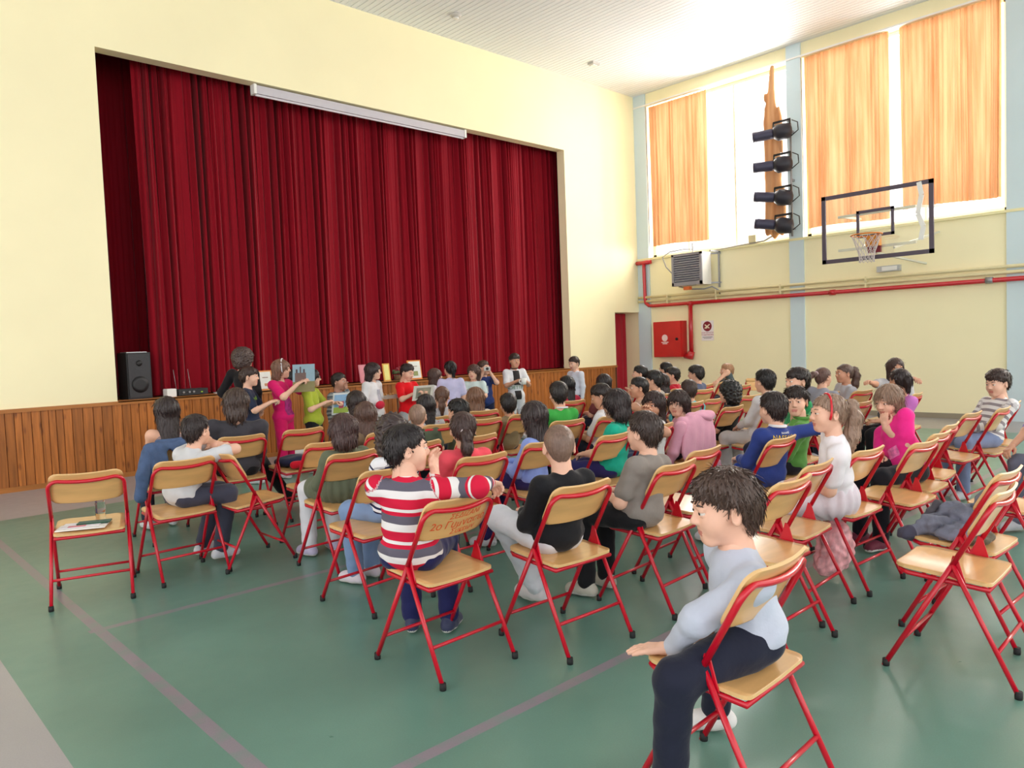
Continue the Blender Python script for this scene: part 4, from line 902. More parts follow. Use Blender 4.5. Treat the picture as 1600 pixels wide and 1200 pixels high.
        at = me.attributes.new('s', 'FLOAT', 'POINT'); at.data.foreach_set('value', (sv+1.0).astype(np.float32))
    so = link('shirt', me, root)
    # legs
    if legs != 'none':
        frac = {'trousers': .97, 'shorts': None, 'capri': .55}[legs] if legs in ('trousers', 'shorts', 'capri') else .97
        loose = .013
        L_ = [ell(hip-tu*.01, (.126*wide, .1, .082), Tm)]
        for sd in (1, -1):
            h0, kn, an, toe = leg[sd]; L_.append(cap(h0, kn if legs != 'shorts' else h0.lerp(kn, .8), .068*wide+loose, .050+loose))
            if frac: L_.append(cap(kn, kn.lerp(an, frac), .05+loose, .040+loose))
        f1 = union(L_, .03); wn2 = wrinkle(.003, 34); lo, hi = bounds(L_, .04)
        V, Q = solid(lambda P: f1(P)+wn2(P), lo, hi, g); me = np_mesh('trousers', V, Q, pmat or fabric(pants))
        link('trousers' if legs != 'shorts' else 'shorts', me, root)
    if skirt:
        c_, prims = skirt; f1 = union([cap(a, b, ra, rb) for a, b, ra, rb in prims], .06); pp = [cap(a, b, ra, rb) for a, b, ra, rb in prims]
        lo, hi = bounds(pp, .05); V, Q = solid(lambda P: f1(P)+(.006*np.sin(np.arctan2(P[:, 0], P[:, 1])*16)).astype(np.float32), lo, hi, g); link('skirt', np_mesh('skirt', V, Q, fabric(c_)), root)
    v, q, m = SHOE[lod]
    for sd in (1, -1):
        h0, kn, an, toe = leg[sd]
        if sit: upv = (kn-an).normalized()+Vector((0, 0, 1.2))
        else: upv = Vector((0, 0, 1))
        Fm = Matrix.Translation(an) @ frame(toe, upv).to_4x4() @ Matrix.Diagonal((sd, 1, 1, 1))
        link('shoe', np_mesh('shoe', xf(v, Fm), q if sd > 0 else q[:, ::-1], [fabric(shoes, .55), mat('shoe_sole', (214, 210, 206), .6)], m), root)
    info = dict(root=root, hip=hip, tu=tu, tl=tl, T=T, hair=ho, shirt=so, f=fs, Hm=Hm, arms=arms, leg=leg, neck=neck)
    return info
def print_on(info, body, size, m, up_, front=True, x=0., name='lettering'):
    """lettering laid on the shirt's surface"""
    me = text_mesh(body, size, m, extrude=.0008); co = np.empty(len(me.vertices)*3, np.float32); me.vertices.foreach_get('co', co); co = co.reshape(-1, 3)
    T = info['T']; sgn = 1 if front else -1; ex = -T.col[0]*sgn; ez = info['tu']; ey = T.col[1]*sgn; o = info['hip']+ez*up_
    Pn = np.array([o+ex*(float(p[0])+x)+ez*float(p[1])+ey*.2 for p in co], np.float32); dirv = -np.array(ey, np.float32); t = np.zeros(len(Pn), np.float32)
    for _ in range(40): t += np.clip(info['f'](Pn+t[:, None]*dirv), -.02, .05)*.8
    Pn = Pn+(t-.0035-np.where(co[:, 2] > 0, .001, 0))[:, None]*dirv
    me.vertices.foreach_set('co', Pn.astype(np.float32).ravel()); me.update(); return link(name, me, info['shirt'])
# ---------------------------------------------------------------- the audience and the performers
def L3(pos, face, p):                                   # world point -> the person's own frame
    dx, dy = p[0]-pos[0], p[1]-pos[1]; c, s_ = math.cos(R(face)), math.sin(R(face)); return (dx*c+dy*s_, -dx*s_+dy*c, p[2])
PEOPLE = {}
def seated(key, head, face, label, hip=None, armsW=None, legsW=None, look=None, **kw):
    """head: world place of the head's centre; hip: floor point under the hips; look: heading of the head"""
    hip = hip or (head[0], head[1]+.065)
    l = L3(hip, face, head); kw['lean'] = (l[0], l[1])
    if look is not None:
        t = (look-face+180) % 360-180; kw['head'] = (t, kw.pop('nod', 0))
    elif 'nod' in kw: kw['head'] = (0, kw.pop('nod'))
    for k, v in (armsW or {}).items(): v = dict(v); v['to'] = L3(hip, face, v['to']); kw[k] = v
    for k, v in (legsW or {}).items():
        v = dict(v)
        for q in ('knee', 'ankle'):
            if q in v: v[q] = L3(hip, face, v[q])
        kw[k] = v
    PEOPLE[key] = person(hip, face, head[2], label, **kw); return PEOPLE[key]
def standing(key, head, face, label, look=None, **kw):
    kw['lean'] = (0, .0)
    if look is not None: kw['head'] = ((look-face+180) % 360-180, kw.pop('nod', 0))
    elif 'nod' in kw: kw['head'] = (0, kw.pop('nod'))
    kw.setdefault('armR', 'down'); kw.setdefault('armL', 'down'); kw.setdefault('s', head[2]/1.2)
    PEOPLE[key] = person(head[:2], face, head[2], label, sit=False, group='performers in front of the stage', **kw); return PEOPLE[key]
BRN, DRK, BLK, LBR = (74, 56, 50), (44, 33, 31), (26, 23, 24), (138, 110, 92)
FAIR, TAN = (228, 180, 156), (206, 152, 124)
RWG = stripes('red_white_grey_stripes', [(0, (202, 26, 60)), (.3, (226, 222, 222)), (.53, (96, 92, 106)), (.78, (202, 26, 60)), (.9, (226, 222, 222))], .155)
NAVY = stripes('navy_white_stripes', [(0, (36, 36, 74)), (.42, (230, 230, 236))], .03)
GRW = stripes('grey_white_stripes', [(0, (150, 140, 146)), (.45, (232, 228, 228))], .06)
GRD = stripes('slate_stripes', [(0, (96, 104, 112)), (.5, (168, 172, 174))], .05)
# nearest
seated('s48', (2.17, 1.305, .937), 50, 'boy in pale grey long sleeved top and dark trousers sitting sideways in front', hip=(2.235, 1.275), look=50, nod=-6, lod='hi', hair='tousled', hc=(78, 60, 52), sk=FAIR, shirt=(186, 192, 208), sleeve='long', pants=(30, 33, 50), shoes=(222, 218, 216), s=1.08, arm=.87, wide=1.05,
       armsW={'armL': dict(to=(2.015, 1.425, .487), hand='flat', palm=(0, 0, -1), dir=(.35, 1, -.1), pole=(-.5, .25, .3)), 'armR': dict(to=(2.2, 1.38, .55), hand='flat', palm=(0, 0, -1))},
       legsW={'legL': dict(knee=(1.875, 1.32, .455), ankle=(1.90, 1.37, .085), toe=(-.3, 1, 0)), 'legR': dict(knee=(2.44, 1.5, .475), ankle=(2.45, 1.54, .085), toe=(.3, 1, -.1))}, hs=1.06)
seated('s8', (2.055, 2.93, 1.025), -50, 'boy in red, white and grey striped sweater with a hand over his mouth', hip=(2.07, 2.96), look=-118, lod='hi', hair='short', hc=(38, 31, 32), sk=FAIR, smat=RWG, sleeve='long', pants=(30, 32, 80), shoes=(52, 56, 84), s=1.05,
       armsW={'armR': dict(to=(2.36, 2.70, .845), hand='grip', palm=(.5, .3, -1), dir=(.3, .8, -.35), pole=(0, -1, .1)), 'armL': dict(to=(2.165, 2.865, .89), hand='relaxed', dir=(-.15, .25, 1), palm=(.9, -.4, .1), pole=(-.3, .5, -1))}, wide=1.05, gv=.007)
seated('s22', (2.745, 2.585, .98), -6, 'boy with cropped hair in a black sweater and white trousers, seen from behind', hip=(2.75, 2.64), look=-36, lod='hi', hair='buzz', hc=(116, 92, 80), sk=FAIR, shirt=(24, 24, 28), sleeve='long', pants=(212, 214, 222), shoes=(206, 202, 204),
       legsW={'legL': dict(knee=(2.66, 2.97, .58), ankle=(2.93, 2.98, .13)), 'legR': dict(knee=(2.9, 2.98, .5), ankle=(3.0, 3.12, .09))}, wide=1.05)
seated('s23', (3.43, 2.57, .98), 4, 'boy in a plain grey T-shirt and black trousers with dark short hair', hip=(3.40, 2.59), look=2, lod='hi', hair='short', hc=(62, 48, 44), sk=FAIR, shirt=(136, 128, 122), pants=(24, 24, 28), shoes=(186, 182, 170))
seated('s39', (4.88, 2.55, .99), -14, 'boy in a blue sweater with yellow lettering on the back', look=-20, lod='hi', hair='short', hc=(46, 36, 35), sk=FAIR, shirt=(46, 64, 134), sleeve='long', pants=(40, 66, 150), shoes=(200, 200, 205),
       armsW={'armR': dict(to=(5.34, 2.50, .83), hand='relaxed', pole=(0, -1, .1), dir=(1, .3, -.2))}, legsW={'legL': dict(knee=(4.78, 2.95, .5), ankle=(4.74, 2.98, .085))})
seated('s38', (5.46, 2.66, .99), 30, 'boy in a green tracksuit jacket turning to look at the camera', look=108, lod='hi', hair='fringe', hc=(48, 37, 34), sk=(226, 178, 152), shirt=(100, 158, 76), sleeve='long', pants=(40, 40, 48))
seated('s45', (4.31, 1.905, 1.035), 32, 'girl in a white T-shirt and skirt with a red headband and ponytail', hip=(4.42, 1.93), look=48, lod='hi', hair='ponyhigh', hc=(150, 122, 104), sk=FAIR, shirt=(236, 232, 238), pants=(226, 200, 196), legs='none', shoes=(226, 190, 200),
       skirt=((226, 214, 222), [((0, 0, .52), (.03, .12, .52), .13, .135), ((.05, .0, .52), (.1, .26, .515), .10, .085), ((-.05, .0, .52), (-.1, .26, .515), .10, .085)]))
seated('s44', (5.74, 2.10, .99), 62, 'girl in a bright pink T-shirt leaning forward with a hand at her chin', hip=(5.62, 1.93), look=74, nod=-14, lod='hi', hair='long', hc=(146, 118, 100), sk=FAIR, shirt=(238, 44, 142), pants=(26, 26, 34), shoes=(110, 40, 60), armsW={'armL': dict(to=(5.665, 2.10, .80), dir=(.1, .1, 1), palm=(.3, -1, .2), pole=(-.3, .3, -1))})
seated('s24', (5.12, 3.73, .955), 50, 'girl in a white tank top turning her face to the camera', look=100, lod='hi', hair='long', hc=(58, 42, 40), sk=TAN, shirt=(226, 224, 224), sleeve='none', pants=(60, 70, 100), armsW={'armR': dict(to=(4.98, 3.70, .90), pole=(1, .4, .3), dir=(-.6, .3, .8)), 'armL': dict(to=(4.94, 3.64, .86), pole=(-1, .1, .1), dir=(.2, .3, 1))})
seated('s7', (2.60, 3.84, .99), 8, 'curly haired girl in a navy and white striped top and jeans', look=-40, hair='curly', hc=(58, 45, 44), sk=FAIR, smat=NAVY, pants=(122, 146, 184), shoes=(206, 196, 206), sleeve='short', lod='hi', legsW={'legL': dict(knee=(2.44, 4.13, .5), ankle=(2.5, 4.2, .085))})
seated('s4', (2.73, 4.65, .945), 0, 'girl in an olive green dress with a brown bob', hair='bob', hc=(74, 52, 50), look=-20, shirt=(98, 104, 84), sleeve='threequarter', pants=(220, 220, 226), shoes=(184, 176, 204), lod='hi',
       skirt=((98, 104, 84), [((0, -.02, .56), (0, .05, .5), .13, .14), ((.05, .0, .54), (.09, .2, .52), .11, .09), ((-.05, .0, .54), (-.09, .2, .52), .11, .09)]))
seated('s2', (2.02, 5.5, .97), -78, 'boy in a white T-shirt and grey tracksuit trousers leaning on the next chair', hip=(1.9, 5.5), look=-62, lod='hi', hair='short', hc=(48, 38, 38), sk=FAIR, shirt=(204, 206, 210), pants=(62, 64, 80), shoes=(198, 198, 206),
       armsW={'armR': dict(to=(2.15, 5.5, .845), pole=(1, .1, -.1), dir=(-.9, .3, 0)), 'armL': dict(to=(2.16, 5.47, .86), pole=(-1, .1, 0), dir=(.9, .3, 0))}, legsW={'legR': dict(knee=(2.2, 5.42, .5), ankle=(2.14, 5.46, .1)), 'legL': dict(knee=(2.2, 5.6, .5), ankle=(2.1, 5.7, .1))})
seated('s14', (3.07, 3.74, .97), -10, 'girl in a coral T-shirt with a low brown ponytail', look=-30, hair='ponylow', hc=(72, 53, 50), shirt=(238, 84, 98), pants=(70, 70, 84), lod='hi')
seated('s16', (3.84, 3.86, .97), 20, 'girl in a periwinkle blue top with long dark hair', look=-5, hair='long', hc=(58, 47, 47), shirt=(138, 158, 224), sleeve='long', pants=(44, 38, 92), lod='hi')
seated('s21', (4.56, 3.68, 1.01), 18, 'girl in a teal T-shirt with a dark bob', look=6, hair='bob', hc=(48, 38, 38), shirt=(30, 170, 142), pants=(44, 40, 96), lod='hi')
# middle rows
seated('s1', (2.2, 6.6, 1.055), -4, 'girl with very long dark hair near the stage front, denim jacket behind her', look=-10, hair='verylong', hc=(46, 35, 35), shirt=(150, 130, 130), sleeve='none', hs=1.05)
seated('s3', (2.73, 6.43, 1.085), -25, 'woman in a dark grey jacket with shoulder length brown hair', look=-30, hair='bobloose', hc=(66, 50, 44), shirt=(64, 62, 68), sleeve='long', pants=(22, 22, 26), shoes=(20, 20, 22), s=1.15, hs=1.12, wide=1.28, group='adults in the hall',
       legsW={'legR': dict(knee=(3.05, 6.75, .52), ankle=(3.32, 6.72, .12))})
seated('s5', (3.92, 6.42, .995), 0, 'dark haired girl behind the girl with straight long brown hair', hair='long', hc=DRK, shirt=(204, 176, 190))
seated('s6', (3.45, 5.5, .95), 0, 'girl with straight long brown hair behind the brown bob', look=-25, hair='verylong', hc=(86, 62, 54), shirt=(120, 100, 80))
seated('s9', (3.99, 5.5, .89), -20, 'boy with very short light brown hair near the stage', hip=(4.08, 5.53), look=-40, hair='buzz', hc=(140, 112, 96), shirt=(84, 92, 74))
seated('s10', (4.5, 6.05, .925), -5, 'girl with long black hair and pale grey T-shirt', look=-30, hair='verylong', hc=(40, 34, 36), shirt=(188, 186, 190))
seated('s11', (5.2, 6.68, .955), -5, 'girl with a low brown ponytail in front of the lavender shirt', look=-42, hair='ponylow', hc=(96, 66, 52), shirt=(200, 196, 200))
seated('s12', (5.33, 6.26, .935), -10, 'girl with wavy light brown hair near the stage', look=-35, hair='wavy', hc=(122, 88, 68), shirt=(216, 204, 190))
seated('s13', (4.5, 5.55, .885), 10, 'dark haired boy bending low behind the coral T-shirt', hip=(4.62, 5.52), hair='tousled', hc=BLK, shirt=(80, 86, 70))
seated('s15', (5.14, 5.53, .9), -10, 'boy with short dark hair in a khaki shirt', look=-30, hair='short', hc=(34, 29, 29), sk=TAN, shirt=(136, 118, 88))
seated('s17', (4.99, 4.69, 1.035), -10, 'boy in a bright green T-shirt with dark hair', look=-32, hair='short', hc=(38, 32, 31), shirt=(62, 164, 70))
seated('s18', (6.75, 6.2, .985), 0, 'girl with long black hair beside the standing boy in white', look=-25, hair='verylong', hc=BLK, shirt=(176, 30, 60))
seated('s19', (7.12, 5.93, .99), 0, 'black haired girl before the right end of the stage', look=-20, hair='long', hc=(38, 30, 30), shirt=(120, 60, 60))
seated('s20', (5.46, 4.58, .985), 25, 'boy in a white T-shirt looking down, behind the teal T-shirt', look=35, nod=-20, hair='short', hc=(44, 34, 32), sk=TAN, shirt=(228, 224, 228))
seated('s25', (5.58, 3.80, .93), 40, 'girl peering over the pink jacket with shoulder length hair', look=100, lod='hi', hair='bobloose', hc=(62, 47, 44), sk=FAIR, shirt=(210, 150, 170))
seated('s26', (8.5, 6.42, 1.03), 20, 'dark haired boy before the pale blue corner pier', look=40, hair='short', hc=BLK, shirt=(190, 186, 180))
seated('s27', (6.62, 5.02, .98), 40, 'boy resting his chin in his hand below the fire cabinet', look=48, hair='short', hc=(36, 30, 30), sk=TAN, shirt=(186, 150, 130), armL='chin')
seated('s28', (7.3, 5.31, 1.015), 15, 'dark haired boy left of the long dark hair', look=20, hair='tousled', hc=(34, 28, 28), shirt=(170, 160, 150))
seated('s29', (8.07, 5.75, .94), 0, 'girl with long dark hair below the fire cabinet', look=-10, hair='long', hc=(50, 38, 37), shirt=(150, 150, 160))
seated('s30', (8.86, 6.13, .99), 20, 'boy in a red T-shirt near the fire cabinet', look=35, hair='short', hc=(40, 32, 30), shirt=(196, 28, 52))
seated('s31', (9.37, 6.6, 1.04), 0, 'farthest dark haired boy below the fire cabinet', hair='short', hc=BLK, shirt=(120, 120, 130))
seated('s32', (7.1, 4.7, .925), -20, 'small boy in a light teal shirt', look=-30, hair='short', hc=(64, 50, 46), shirt=(96, 190, 200))
seated('s33', (8.8, 5.71, 1.01), 5, 'boy with tousled dark hair in a denim shirt', look=15, hair='tousled', hc=(40, 33, 32), shirt=(92, 100, 126), sleeve='long')
seated('s34', (10.55, 6.28, .965), 55, 'blond boy by the yellow wall leaning an arm on a chair', look=50, hair='short', hc=(176, 132, 98), shirt=(80, 92, 96), armsW={'armL': dict(to=(10.15, 6.2, .84), pole=(0, -.3, .8))}, s=1.1)
seated('s35', (6.84, 4.05, .94), 15, 'girl with black curls and a black top', look=25, hair='curly', hc=(28, 27, 27), shirt=(24, 24, 26), pants=(20, 20, 22), hs=.98)
seated('s36', (6.7, 3.58, 1.06), -5, 'boy in a white long sleeved top with short black hair', look=-15, hair='short', hc=(30, 26, 26), shirt=(214, 210, 212), sleeve='long', pants=(200, 196, 196), lod='hi')
seated('s37', (6.2, 3.01, 1.095), 40, 'dark haired boy in a green shirt behind the green jacket', look=60, hair='fringe', hc=(42, 32, 30), shirt=(46, 150, 92))
seated('s40', (8.5, 3.83, .995), -80, 'girl with a swinging ponytail facing right', look=-105, hair='ponyswing', hc=(98, 70, 62), shirt=(146, 146, 156))
seated('s41', (9.02, 3.8, 1.01), 50, 'girl with a long brown ponytail and grey T-shirt facing left', look=52, hair='ponyhigh', hc=(92, 70, 62), sk=TAN, shirt=(184, 184, 192))
seated('s42', (9.22, 3.3, 1.065), 120, 'long haired girl facing the camera by the yellow wall', look=132, hair='long', hc=(66, 47, 44), sk=TAN, shirt=(190, 186, 190), armsW={'armR': dict(to=(8.55, 3.42, .95), pole=(0, 0, -1))}, hip=(9.3, 3.38))
seated('s43', (7.83, 2.76, 1.01), 60, 'dark haired girl in a purple top raising her arm behind the pink T-shirt', look=-30, hair='bun', hc=(46, 34, 36), sk=TAN, shirt=(206, 120, 200), pants=(24, 24, 28), armsW={'armR': dict(to=(7.95, 2.68, 1.02), pole=(.6, -.3, .2))})
seated('s46', (7.72, 1.9, .995), 58, 'boy in a grey and white striped top at the right edge', look=66, nod=-8, hair='tousled', hc=(62, 46, 42), sk=FAIR, smat=GRW, sleeve='long', pants=(126, 138, 172), hip=(7.62, 1.97), hs=1.02)
seated('s49', (6.72, 1.30, 1.0), 60, 'child in a lilac top reaching in from the right edge', hair='short', hc=DRK, sk=TAN, shirt=(146, 132, 200), hip=(6.62, 1.2), armsW={'armR': dict(to=(6.1, 1.56, .52), pole=(0, -.3, .6)), 'armL': dict(to=(6.2, 1.36, .55))}, pants=(110, 112, 130))
# performers
standing('p1', (4.05, 9.25, 1.46), -70, 'grown-up with big curly hair and black jacket facing the stage', look=-95, hair='afro', hc=(74, 58, 54), shirt=(28, 26, 30), sleeve='long', pants=(26, 26, 30), hs=1.06, wide=1.15)
standing('p2', (3.77, 8.5, 1.245), -125, 'boy in a navy T-shirt with green lettering', hair='fringe', hc=(60, 43, 38), sk=FAIR, shirt=(38, 46, 68), pants=(44, 56, 84), armR='hold', armL='hold')
standing('p3', (4.2, 8.55, 1.315), -150, 'girl in magenta holding up a picture of a castle', look=-128, hair='bobloose', hc=(126, 92, 76), sk=FAIR, shirt=(214, 24, 104), pants=(206, 20, 92), legs='capri', shoes=(210, 190, 200), armR=dict(to=(.08, .27, 1.13), hand='grip'), armL=dict(to=(-.1, .27, 1.15), hand='grip'))
standing('p4', (4.6, 8.55, 1.185), -140, 'girl in a lime shirt with long black hair and glasses', look=-120, hair='verylong', hc=(30, 25, 27), sk=FAIR, shirt=(166, 180, 58), pants=(26, 26, 30), armL=dict(to=(-.13, .26, .86), hand='grip'), armR=dict(to=(.08, .2, .88), hand='grip'))
standing('p5', (5.1, 8.75, 1.105), -165, 'small boy in a grey striped sweater', look=-150, hair='short', hc=(44, 37, 36), sk=(200, 150, 130), smat=GRD, sleeve='long', pants=(120, 122, 126), armL='chin')
standing('p6', (5.5, 8.55, 1.22), -155, 'girl in a white print T-shirt with grey sleeves', look=-140, hair='bobloose', hc=(52, 40, 40), sk=FAIR, shirt=(222, 220, 224), pants=(176, 176, 178))
standing('p7', (6.05, 8.55, 1.18), -172, 'boy in a red T-shirt reading a newspaper page', look=-165, nod=-18, hair='short', hc=(46, 36, 36), sk=FAIR, shirt=(222, 16, 28), pants=(170, 170, 172), armR='read', armL='read')
standing('p8', (6.87, 9.0, 1.08), -125, 'girl in white with long brown hair facing right', look=-112, hair='long', hc=(82, 60, 54), sk=FAIR, shirt=(226, 226, 232))
standing('p9', (6.63, 8.32, 1.195), -30, 'girl in a lavender T-shirt with a black bun, her back to us', look=-15, hair='bun', hc=(26, 24, 26), shirt=(196, 192, 226), pants=(90, 100, 140))
standing('p10', (7.3, 8.6, 1.115), 135, 'girl in a pale mint T-shirt holding a white sheet', look=118, hair='bobloose', hc=(84, 60, 54), sk=FAIR, shirt=(204, 222, 222), armR='hold', armL='hold')
standing('p11', (7.72, 8.85, 1.16), 150, 'boy in a blue T-shirt taking a photograph', look=-170, hair='short', hc=(74, 50, 40), sk=FAIR, shirt=(50, 66, 124), pants=(34, 40, 70), armR=dict(to=(.05, .19, 1.1), hand='grip', pole=(.6, 0, -1)), armL=dict(to=(-.06, .18, 1.1), hand='grip', pole=(-.6, 0, -1)))
standing('p12', (8.2, 8.65, 1.25), 160, 'boy in a white and black football shirt', look=156, hair='fringe', hc=(56, 42, 38), sk=TAN, shirt=(226, 228, 234), pants=(214, 216, 222), legs='shorts', armR='hold', armL='hold')
standing('p13', (9.5, 8.55, 1.15), 85, 'boy in a white long sleeved top standing at the right end of the stage', look=92, nod=-12, hair='short', hc=(56, 41, 37), sk=FAIR, shirt=(212, 216, 230), sleeve='long', pants=(70, 80, 110))
# lettering, collars, bands
M_yl = mat('yellow_print', (232, 196, 70), .6); M_gn = mat('lime_print', (140, 190, 60), .6); M_bkp = mat('black_print', (26, 22, 26), .7); M_wp = mat('white_print', (226, 226, 232), .7)
print_on(PEOPLE['s39'], 'NASSAU', .052, M_yl, .288, front=False)
print_on(PEOPLE['s39'], 'BAHAMAS', .018, M_wp, .322, front=False, x=.02)
print_on(PEOPLE['p2'], 'adidas', .07, M_gn, .30)
print_on(PEOPLE['p12'], 'OETTIN', .075, mat('green_print', (70, 140, 90), .6), .13)
def ring(info, m, z, r, tube_, name, dy=.002):
    n = info['neck']; MB().tube([n+info['T'].col[0]*r*math.cos(a)+info['T'].col[1]*(r*.95*math.sin(a)+dy)+info['tu']*(z+.012*math.sin(a+math.pi)) for a in np.linspace(0, 2*math.pi, 20)[:-1]], tube_, 6, closed=True).build(name, m, info['shirt'])
ring(PEOPLE['s39'], M_wp, .03, .053, .011, 'collar'); ring(PEOPLE['s17'], M_wp, .03, .053, .008, 'collar'); ring(PEOPLE['p12'], M_bkp, .03, .053, .009, 'collar')
ring(PEOPLE['p1'], mat('red_scarf', (200, 30, 40), .8), .035, .056, .018, 'scarf'); ring(PEOPLE['s38'], fabric((88, 140, 66)), .03, .056, .013, 'collar')
def panel(info, x0, x1, u0, u1, m, name, front=True):
    T = info['T']; sg_ = 1 if front else -1; ex = -T.col[0]*sg_; ez = info['tu']; ey = T.col[1]*sg_; n, k = 8, 8
    Pn = np.array([info['hip']+ex*(x0+(x1-x0)*i/n)+ez*(u0+(u1-u0)*j/k)+ey*.2 for j in range(k+1) for i in range(n+1)], np.float32); dv = -np.array(ey, np.float32); t = np.zeros(len(Pn), np.float32)
    for _ in range(40): t += np.clip(info['f'](Pn+t[:, None]*dv), -.02, .05)*.8
    Pn = Pn+(t-.003)[:, None]*dv; Pb = Pn+.006*dv
    V = np.concatenate([Pn, Pb]); N_ = (n+1)*(k+1)
    F = [(j*(n+1)+i, j*(n+1)+i+1, (j+1)*(n+1)+i+1, (j+1)*(n+1)+i) for j in range(k) for i in range(n)]
    F += [tuple(q+N_ for q in reversed(f)) for f in F]
    link(name, np_mesh(name, V, np.array(F), m), info['shirt'])
panel(PEOPLE['p12'], -.055, .055, .17, .40, M_bkp, 'front_panel'); panel(PEOPLE['p12'], -.055, .055, -.06, .08, M_bkp, 'front_panel')
panel(PEOPLE['p6'], -.03, .05, .06, .3, mat('sketch_print', (176, 176, 190), .7, var=.2, vscale=(60, 60, 60)), 'print')
panel(PEOPLE['p3'], -.07, .07, .02, .22, mat('violet_print', (150, 24, 110), .7, var=.4, vscale=(30, 30, 30)), 'print')
panel(PEOPLE['p11'], -.045, .045, .13, .24, mat('white_disc_print', (190, 196, 200), .7, var=.3, vscale=(40, 40, 40)), 'print')
panel(PEOPLE['s44'], -.04, .06, .06, .14, mat('pink_white_print', (238, 120, 182), .7, var=.3, vscale=(40, 40, 40)), 'print')
def band_on(info, m, y0, tilt, r, name='headband'):
    pts = []
    for a in np.linspace(-.12*math.pi, 1.12*math.pi, 17): pts.append(info['Hm'] @ Vector((.0735*r*1.07*math.cos(a), y0+tilt*math.sin(a), .01+.1*r*math.sin(a)*.99)))
    MB().tube(pts, .0065, 6).build(name, m, info['hair'])
band_on(PEOPLE['s45'], mat('red_plastic', (214, 24, 44), .3), .018, -.012, 1.08)
band_on(PEOPLE['p3'], M_wp, .02, -.01, 1.2)
for k, loc_, c in (('s14', (0, -.108, -.012), (226, 214, 214)), ('s45', (0, -.098, .048), (226, 200, 90)), ('s40', (-.01, -.11, .042), (226, 200, 210)), ('s41', (0, -.1, .048), (230, 230, 230)), ('s11', (0, -.108, -.012), (120, 80, 60)), ('p9', (0, -.10, .014), (220, 180, 160))):
    i = PEOPLE[k]; MB().tube([i['Hm'] @ (Vector(loc_)+Vector((.028*math.cos(a), .004, .028*math.sin(a)))) for a in np.linspace(0, 2*math.pi, 12)[:-1]], .007, 6, closed=True).build('hair_tie', fabric(c), i['hair'])
g = MB(); Hm = PEOPLE['p4']['Hm']
for sx in (-1, 1):
    g.tube([Hm @ Vector((sx*.031+.02*math.cos(a), .1, .004+.016*math.sin(a))) for a in np.linspace(0, 2*math.pi, 12)[:-1]], .0025, 5, closed=True); g.tube([Hm @ Vector((sx*.051, .098, .006)), Hm @ Vector((sx*.08, .0, .006))], .0025, 5)
g.tube([Hm @ Vector((-.011, .101, .006)), Hm @ Vector((.011, .101, .006))], .0025, 5); g.build('glasses', M_blk, PEOPLE['p4']['root'])
st_ = PEOPLE['s39']; a, b = st_['leg'][-1][0], st_['leg'][-1][1]
for dz in (.0, .022): MB().tube([a+Vector((-.055, .03, .05+dz*.4)), a.lerp(b, .5)+Vector((-.055+dz, .0, .052)), b+Vector((-.045+dz, 0, .045))], .005, 5).build('side_stripe', M_wp, st_['root'])
# ================================================================ loose things
# on the stage
sp = empty('loudspeaker', (3.2, YS+.32, ZS), R(6), 'black loudspeaker standing at the left end of the stage', 'loudspeaker')
M_spk = mat('speaker_black', (40, 40, 44), .6); M_gr = mat('speaker_grille', (58, 58, 62), .7, var=.15, vscale=(80, 80, 80))
MB().box(-.155, .155, -.14, .14, 0, .61).build('cabinet', M_spk, sp); MB().box(-.14, .14, -.152, -.138, .02, .59).build('grille', M_gr, sp)
RX = Matrix.Rotation(R(90), 4, 'X')
MB().lathe([(.105, .0), (.11, .008), (.06, .006)], 20, M=Matrix.Translation((0, -.15, .19)) @ RX).build('woofer', mat('woofer', (34, 34, 38), .5), sp)
MB().lathe([(.035, 0), (.04, .008), (.01, .006)], 14, M=Matrix.Translation((0, -.15, .47)) @ RX).build('tweeter', M_blk, sp)
MB().box(-.13, .13, -.1, .1, .61, .62).build('top_plate', mat('light_metal', (190, 190, 196), .4, metal=.5), sp)
am = empty('sound_receiver', (3.86, YS+.2, ZS), R(4), 'black wireless receiver with two thin aerials on the stage edge', 'receiver')
MB().box(-.2, .2, -.12, .12, .01, .09).build('case', M_spk, am)
for x in (-.14, .06): MB().tube([(x, .1, .08), (x-.02, .12, .36)], .004, 5).build('aerial', M_grey, am)
MB().box(.1, .125, -.126, -.119, .035, .05).build('indicator_light', mat('green_indicator', (170, 220, 60), .4), am)
for x in (-.14, -.06, .0): MB().lathe([(.014, 0), (.014, .015)], 10, M=Matrix.Translation((x, -.12, .05)) @ RX).build('knob', M_grey, am)
bx = empty('white_box', (3.58, YS+.16, ZS), 0, 'small white box left of the receiver on the stage', 'box'); MB().box(-.06, .06, -.08, .08, 0, .1).build('carton', M_white, bx); MB().box(-.055, .055, -.075, .075, .1, .106).build('lid', M_white, bx)
def card(name, loc, rz, w, h, frame_c, paper_c, label, cat, tilt=10, art=None):
    e = empty(name, loc, R(rz), label, cat); Mx = Matrix.Rotation(R(-tilt), 4, 'X')
    def bb_(x0, x1, y0, y1, z0, z1, m, nm):
        b = MB().box(x0, x1, y0, y1, z0, z1); b.v = [tuple(Mx @ Vector(p)) for p in b.v]; b.build(nm, m, e)
    bb_(-w/2, w/2, 0, .015, 0, h, fabric(frame_c), 'frame'); t = .02
    bb_(-w/2+t, w/2-t, -.003, .001, t, h-t, fabric(paper_c), 'sheet')
    for (x0, x1, z0, z1, c) in art or []: bb_(x0*w, x1*w, -.005, -.002, z0*h, z1*h, fabric(c), 'print')
    return e
